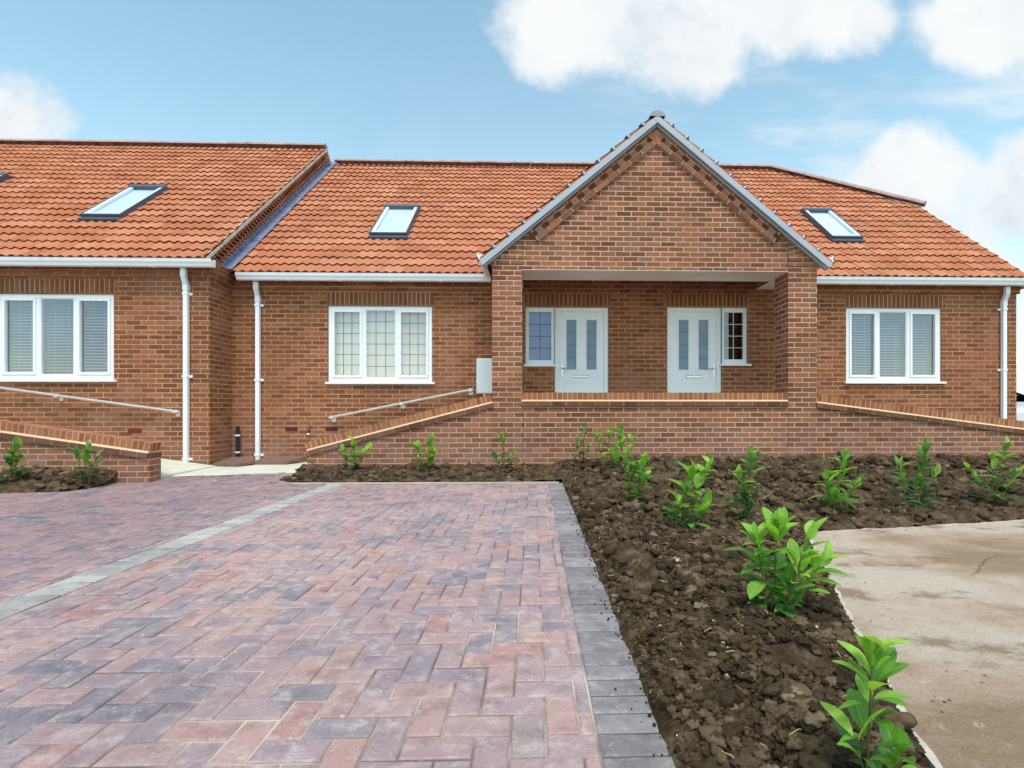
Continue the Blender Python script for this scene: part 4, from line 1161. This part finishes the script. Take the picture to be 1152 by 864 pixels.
# ------------------------------------------------------------------ garden walls with sloping copings
def ramp_wall(name, label, X0, X1, zc0, zc1, yf, thick, mat, ends=True, group=None):
    """zc: height of the underside of the brick-on-edge at X0 and X1 (pale mortar line)"""
    o = empty(name, ((X0 + X1) / 2, yf + thick / 2, 0)); tag(o, label, 'garden wall', group)
    sl = (zc1 - zc0) / (X1 - X0)
    zt = lambda x: zc0 + sl * (x - X0) - .085
    w = MB()
    y0, y1 = yf, yf + thick
    w.face([(X0, y0, -.1), (X1, y0, -.1), (X1, y0, zt(X1)), (X0, y0, zt(X0))], [(X0, -.1), (X1, -.1), (X1, zt(X1)), (X0, zt(X0))])
    w.face([(X1, y1, -.1), (X0, y1, -.1), (X0, y1, zt(X0)), (X1, y1, zt(X1))], [(X1, -.1), (X0, -.1), (X0, zt(X0)), (X1, zt(X1))])
    w.face([(X0, y1, -.1), (X0, y0, -.1), (X0, y0, zt(X0)), (X0, y1, zt(X0))]); w.face([(X1, y0, -.1), (X1, y1, -.1), (X1, y1, zt(X1)), (X1, y0, zt(X1))])
    w.face([(X0, y0, zt(X0)), (X1, y0, zt(X1)), (X1, y1, zt(X1)), (X0, y1, zt(X0))])
    w.build('wall', mat, o)
    a = math.atan(sl); L = (X1 - X0) / math.cos(a)
    Mx = Matrix.Translation((X0, 0, zc0)) @ Matrix.Rotation(-a, 4, 'Y')
    c = MB(); c.box(0, L, y0 - .028, y1 + .028, -.087, -.018, Mx, uo=(.01, -.3)); c.build('creasing_course', M['creasing'], o)
    m_ = MB(); m_.prism([(y0 - .024, -.0175), (y0 - .016, -.010), (y0 + .001, .006), (y1 - .001, .006), (y1 + .016, -.010), (y1 + .024, -.0175)], 'x', 0, L, M=Mx); m_.build('mortar_fillet', M['fillet'], o)
    k = MB()
    nb = int(round(L / .075))
    for i in range(nb):
        j = random.uniform(-.002, .002)
        k.box(i * L / nb + .0, (i + 1) * L / nb, y0 + .002 + j, y1 - .002 + j, .004, .113 + random.uniform(-.0015, .0015), Mx, uo=(i * L / nb - .001 - .075 * random.randint(0, 40), -.2), skip='')
    k.build('coping', M['coping'], o)
    return o
ramp_wall('ramp_wall', 'low brick wall at the left whose coping slopes down towards the concrete path', -11.0, -4.915, .40 + .1475 * 6.085, .40, 6.855, .215, M['front'])
ramp_wall('ramp_wall', 'brick wall with coping climbing from the path up to the left porch pier', -3.315, -0.612, .352, 1.055, YP + .001, .215, M['front'])
ramp_wall('ramp_wall', 'brick wall with coping falling to the right from the right porch pier', 4.272, 9.6, 1.057, 1.057 - .127 * 5.33, YP + .001, .215, M['front'])
ramp_wall('porch_front_wall', 'level low brick wall between the two porch piers in front of the doors', -0.168, 3.828, 1.08, 1.08, YP + .012, .215, M['front'])

# ------------------------------------------------------------------ handrails, meter box, brown slabs
def rail(label, A, B, yr, yw, brs):
    o = empty('handrail', A); tag(o, label, 'handrail', 'wall handrails beside the ramps')
    A, B = Vector(A), Vector(B); d = (B - A).normalized()
    t_ = MB(); t_.tube([A, B], .021, 12)
    t_.tube([A - d * .012, A + d * .03], .0235, 12); t_.tube([B - d * .03, B + d * .012], .0235, 12)
    t_.build('rail', M['steel'], o)
    for k in brs:
        p_ = A.lerp(B, k)
        b = MB(); b.tube([p_ + Vector((0, 0, -.015)), p_ + Vector((0, (yw - yr) * .6, -.05)), Vector((p_.x, yw, p_.z - .05))], .009, 8)
        b.tube([(p_.x, yw - .012, p_.z - .05), (p_.x, yw, p_.z - .05)], .036, 12)
        b.cbox(p_.x - .035, p_.x + .035, p_.y - .026, p_.y + .012, p_.z - .03, p_.z + .024, .008)
        b.build('rail_bracket', M['steel'], o)
    return o
rail('pale metal handrail sloping down to the right under the left window', (-9.6, 8.22, 1.475), (-5.45, 8.22, .905), 8.22, YL, (.28, .56, .985))
rail('pale metal handrail sloping up to the right below the leaded window', (-3.385, 8.83, .805), (-1.02, 8.83, 1.275), 8.83, YH, (.015, .50, .985))
mb_ = empty('meter_box', (-.83, YH - .05, 1.2)); tag(mb_, 'tall white plastic meter box on the wall left of the porch pier', 'meter box')
c = MB(); c.cbox(-.955, -.665, YH - .10, YH - .001, 1.205, 1.80, .012); c.build('cabinet', M['stonewhite'], mb_)
c = MB(); c.cbox(-.945, -.675, YH - .118, YH - .102, 1.215, 1.79, .006); c.tube([(-.93, YH - .122, 1.5), (-.93, YH - .115, 1.5)], .012, 8); c.build('cabinet_door', M['stonewhite'], mb_)
c = MB(); c.tube([(-.83, YH - .05, 1.21), (-.83, YH - .05, .6)], .02, 10); c.build('service_pipe', M['upvc'], mb_)

def slab(label, pts, zb, th):
    m_ = MB(); top = [(x, y, z) for x, y, z in pts]
    m_.face(top); b_ = [(x, y, z - th) for x, y, z in pts]; m_.face(b_[::-1])
    for i in range(len(pts)):
        j = (i + 1) % len(pts); m_.face([b_[i], b_[j], top[j], top[i]])
    o = m_.build('paving_slab', M['slabbrown']); tag(o, label, 'slab', 'loose brown slabs at the foot of the wall')
slab('brown flat slab lying in the corner by the black drain pipe', [(-4.99, 8.32, .105), (-4.56, 8.22, .10), (-4.44, 8.45, .125), (-4.62, 8.80, .15), (-5.0, 8.86, .16)], .06, .045)
slab('brown flat slab leaning just right of the corner downpipe', [(-4.50, 8.50, .10), (-3.95, 8.50, .10), (-3.78, 8.86, .165), (-4.42, 8.88, .165)], .06, .04)

# ------------------------------------------------------------------ saplings
def leaf(mb, base, d, up, L, wd, r, droop=0.25, fold=0.25):
    d = Vector(d).normalized(); s_ = d.cross(Vector(up)).normalized()
    if s_.length < .1: s_ = Vector((1, 0, 0))
    nrm = s_.cross(d).normalized()
    prof = [(0.0, .10), (.15, .52), (.35, .92), (.55, 1.0), (.75, .80), (.90, .45), (1.0, .04)]
    rows = []
    for t_, ww in prof:
        c = base + d * (L * t_) - nrm * (droop * L * t_ * t_) 
        rows.append((c + s_ * (wd * .5 * ww) + nrm * (fold * wd * .5 * ww), c, c - s_ * (wd * .5 * ww) + nrm * (fold * wd * .5 * ww), t_))
    for a, b in zip(rows[:-1], rows[1:]):
        mb.face([a[0], a[1], b[1], b[0]], [(1, a[3]), (0, a[3]), (0, b[3]), (1, b[3])], r, 0, True)
        mb.face([a[1], a[2], b[2], b[1]], [(0, a[3]), (1, a[3]), (1, b[3]), (0, b[3])], r, 0, True)

def sapling(label, x, y, stems, lsize, mat, seed, P=MAINBED, group='young laurel saplings in the soil', wide=.50, dens=1.2, rz=None):
    rs = random.getstate(); random.seed(seed)
    z = soil_h(x, y, P) - .02
    o = empty('laurel_sapling', (x, y, z)); tag(o, label, 'sapling', group)
    fol = MB()
    for (ox, oy, lx, ly, h, nl) in stems:                   # offset, lean, height, leaves
        p0 = Vector((x + ox, y + oy, z)); tip = p0 + Vector((lx, ly, h))
        mid = p0.lerp(tip, .5) + Vector((-lx * .22, -ly * .22, h * .04))
        def at(k): return p0 * (1 - k) ** 2 + mid * 2 * k * (1 - k) + tip * k * k
        st_ = MB(); n = 7
        st_.tube([at(i / n) for i in range(n + 1)], [.0045 * h / .4 * (1.25 - .8 * i / n) for i in range(n + 1)], 6)
        st_.build('stem', M['stem'], o)
        ph_ = random.uniform(0, 6.28)
        nl = int(nl * dens * 1.25)
        tuft = random.uniform(.45, .75)
        for i in range(nl):
            k = .10 + .90 * ((i + random.uniform(0, .8)) / nl) ** random.choice((.7, 1.0, 1.0))
            if random.random() < .22 and k < tuft: continue
            ph_ += 2.4 + random.uniform(-.9, .9)
            k = min(k, 1.0)
            out_ = Vector((math.cos(ph_), math.sin(ph_), 0))
            elev = R(18 + 50 * k ** 1.4 + random.gauss(0, 17))
            d = out_ * math.cos(elev) + Vector((lx * .9 / max(h, .1), ly * .9 / max(h, .1), 1)) * math.sin(elev)
            Ls = lsize * random.uniform(.45, 1.2) * (1.0 if k < .9 else .8)
            r_ = min(1, max(0, k * .7 + random.uniform(-.3, .38)))
            b0 = at(k)
            leaf(fol, b0 + d * .012, d, (0, 0, 1) if elev < R(70) else out_, Ls, Ls * wide * random.uniform(.75, 1.15), r_, random.uniform(-.12, .65), random.uniform(.1, .55))
    fol.build('foliage', mat, o)
    random.setstate(rs)
    return o
LB, LD = M['leafbright'], M['leafdark']
sapling('sparse bright sapling at the far left in front of the left sloping wall', -6.17, 6.42, [(0, 0, .03, 0, .46, 17), (.05, .03, -.09, 0, .32, 12), (-.04, 0, .02, 0, .38, 12)], .13, LD, 1, LEFTBED)
sapling('thin dark sapling against the left sloping wall, near its low end', -5.36, 6.42, [(0, 0, .05, 0, .44, 15), (-.05, .02, -.06, 0, .40, 13), (.05, 0, .10, 0, .30, 9)], .115, LD, 2, LEFTBED)
sapling('low bushy sapling under the climbing wall, nearest the concrete path', -2.52, 7.42, [(0, 0, .0, 0, .42, 18), (.05, .02, .14, 0, .30, 13), (-.06, 0, -.10, 0, .32, 13), (0, -.03, .05, 0, .22, 10)], .13, LB, 3)
sapling('sapling in the middle of the narrow bed below the climbing wall', -1.49, 7.36, [(0, 0, .07, 0, .46, 18), (-.03, 0, -.12, 0, .36, 13), (.04, 0, .05, 0, .24, 10)], .125, LB, 4)
sapling('small dark sapling at the foot of the left porch pier', -.43, 7.40, [(0, 0, .0, 0, .46, 17), (.03, 0, .11, 0, .20, 9), (-.03, 0, -.1, 0, .2, 8)], .115, LD, 5)
sapling('thin upright sapling against the porch wall, left of a brighter cluster', .695, 7.40, [(0, 0, .04, 0, .50, 18), (-.03, 0, -.06, 0, .36, 12), (.03, 0, .07, 0, .24, 8)], .10, LD, 6)
sapling('upright green sapling at the left of the close cluster by the porch wall', .965, 6.95, [(0, 0, .07, 0, .50, 18), (-.05, 0, -.07, 0, .44, 14), (.05, 0, .08, 0, .28, 9)], .13, LB, 7)
sapling('tall light green sapling at the right of the close cluster by the porch wall', 1.13, 6.55, [(0, 0, -.05, 0, .56, 18), (.05, 0, .08, 0, .45, 14), (-.03, 0, -.12, 0, .30, 9)], .125, LB, 8)
sapling('bright yellow green sapling standing just before the close cluster', .925, 4.92, [(0, 0, -.05, 0, .47, 20), (.04, 0, .09, 0, .42, 16), (.02, 0, .13, 0, .26, 10)], .125, LB, 9)
sapling('bright sapling leaning right, halfway along the soil strip', 1.08, 3.83, [(0, 0, .22, 0, .50, 22), (.0, .02, .10, 0, .45, 20), (-.03, 0, .02, 0, .24, 10), (.05, 0, .12, 0, .18, 9)], .13, LB, 10)
sapling('slim dark sapling between the leaning one and the concrete slab', 1.665, 4.02, [(0, 0, .03, 0, .52, 26), (.02, 0, -.08, 0, .34, 14), (-.03, 0, -.1, 0, .18, 8)], .115, LD, 11)
sapling('lime green sapling just beyond the far corner of the concrete slab', 2.565, 4.42, [(0, 0, .10, 0, .52, 16), (-.03, 0, -.03, 0, .36, 11), (.03, 0, .18, 0, .28, 9)], .135, LB, 12)
sapling('two stemmed sapling with yellowish tips behind the concrete slab', 3.38, 4.52, [(-.10, 0, -.06, 0, .42, 16), (0, 0, .08, 0, .60, 24), (.05, 0, .12, 0, .36, 14), (0, 0, .02, 0, .28, 12)], .12, LD, 13)
sapling('spreading sapling at the right edge of the picture behind the slab', 4.12, 4.62, [(0, 0, -.20, 0, .36, 12), (.04, 0, .12, 0, .56, 22), (.02, 0, .02, 0, .42, 16), (.08, 0, .2, 0, .34, 12)], .12, LD, 14)
sapling('dense bushy bright sapling beside the pale edge of the concrete slab', 1.04, 2.24, [(-.03, 0, -.05, 0, .36, 20), (0, .02, .03, 0, .42, 24), (.03, -.02, .12, 0, .36, 18), (.05, 0, .17, 0, .25, 12), (.02, -.04, .08, 0, .22, 10)], .115, LB, 15)
sapling('nearest and largest sapling with broad single leaves in the foreground', .800, 1.235, [(0, 0, .015, .0, .315, 22), (.03, -.03, .02, -.02, .10, 4), (-.015, -.02, -.03, 0, .13, 4)], .095, LB, 23, wide=.48)

# ------------------------------------------------------------------ car beyond the right hand corner
car = empty('parked_car', (12.35, 12.4, .24)); tag(car, 'pale car parked beyond the right corner of the house, only its edge showing', 'car')
def loft(mb, secs, mi=0, smooth=True):
    for a, b in zip(secs[:-1], secs[1:]):
        n = len(a)
        for k in range(n):
            l = (k + 1) % n; mb.face([a[k], a[l], b[l], b[k]], None, .5, mi, smooth)
    mb.face(secs[0][::-1], None, .5, mi); mb.face(secs[-1], None, .5, mi)
cx, cy, cz = 12.35, 12.4, .24
def ring(y, hw_, zb, zt, tuck=.06): return [Vector((cx + a * hw_, cy + y, cz + b)) for a, b in ((-.9, zb), (-1, zb + .15), (-1, zt - tuck * 2), (-.94, zt), (.94, zt), (1, zt - tuck * 2), (1, zb + .15), (.9, zb))]
b = MB(); loft(b, [ring(-.02, .70, .32, .62), ring(.10, .82, .22, .72), ring(.9, .86, .20, .84), ring(1.25, .87, .20, .92), ring(3.3, .87, .20, .95), ring(3.9, .84, .22, .92), ring(4.05, .76, .35, .80)])
b.build('body', M['carpaint'], car)
b = MB(); loft(b, [ring(1.15, .80, .90, .93), ring(1.95, .68, .90, 1.46), ring(3.2, .67, .90, 1.48), ring(3.85, .76, .90, .95)], 0); b.build('cabin_glass', M['black'], car)
b = MB(); loft(b, [ring(1.9, .66, 1.43, 1.485), ring(3.25, .655, 1.45, 1.505)]); b.build('car_roof', M['carpaint'], car)
for sx in (-1, 1):
    for wy in (.75, 3.2):
        wv = MB(); wv.tube([(cx + sx * .70, cy + wy, cz + .30), (cx + sx * .875, cy + wy, cz + .30)], .31, 20); wo_ = wv.build('wheel', M['tyre'], car)
        wr = MB(); wr.tube([(cx + sx * .876, cy + wy, cz + .30), (cx + sx * .885, cy + wy, cz + .30)], .20, 14); wr.build('rim', M['silver'], wo_)
    hl = MB(); hl.cbox(cx + sx * .66 - .13, cx + sx * .66 + .13, cy - .0, cy + .12, cz + .55, cz + .68, .02); hl.build('headlight', M['silver'], car)
    mr = MB(); mr.cbox(cx + sx * .98 - .09, cx + sx * .98 + .09, cy + 1.42, cy + 1.52, cz + .93, cz + 1.06, .02); mr.build('wing_mirror', M['black'], car)

# far hedge so that the horizon is not bare
hd = MB()
for k in range(60):
    x0 = -150 + k * 5
    h0, h1 = 2.2 + 1.2 * fbm(x0, 0, .09, 4), 2.2 + 1.2 * fbm(x0 + 5, 0, .09, 4)
    hd.face([(x0, 70, -.12), (x0 + 5, 70, -.12), (x0 + 5, 70.4, h1), (x0, 70.4, h0)], smooth=True); hd.face([(x0, 70.4, h0), (x0 + 5, 70.4, h1), (x0 + 5, 72, h1 - .5), (x0, 72, h0 - .5)], smooth=True)
tag(hd.build('far_hedge', M['hedge']), kind='stuff')
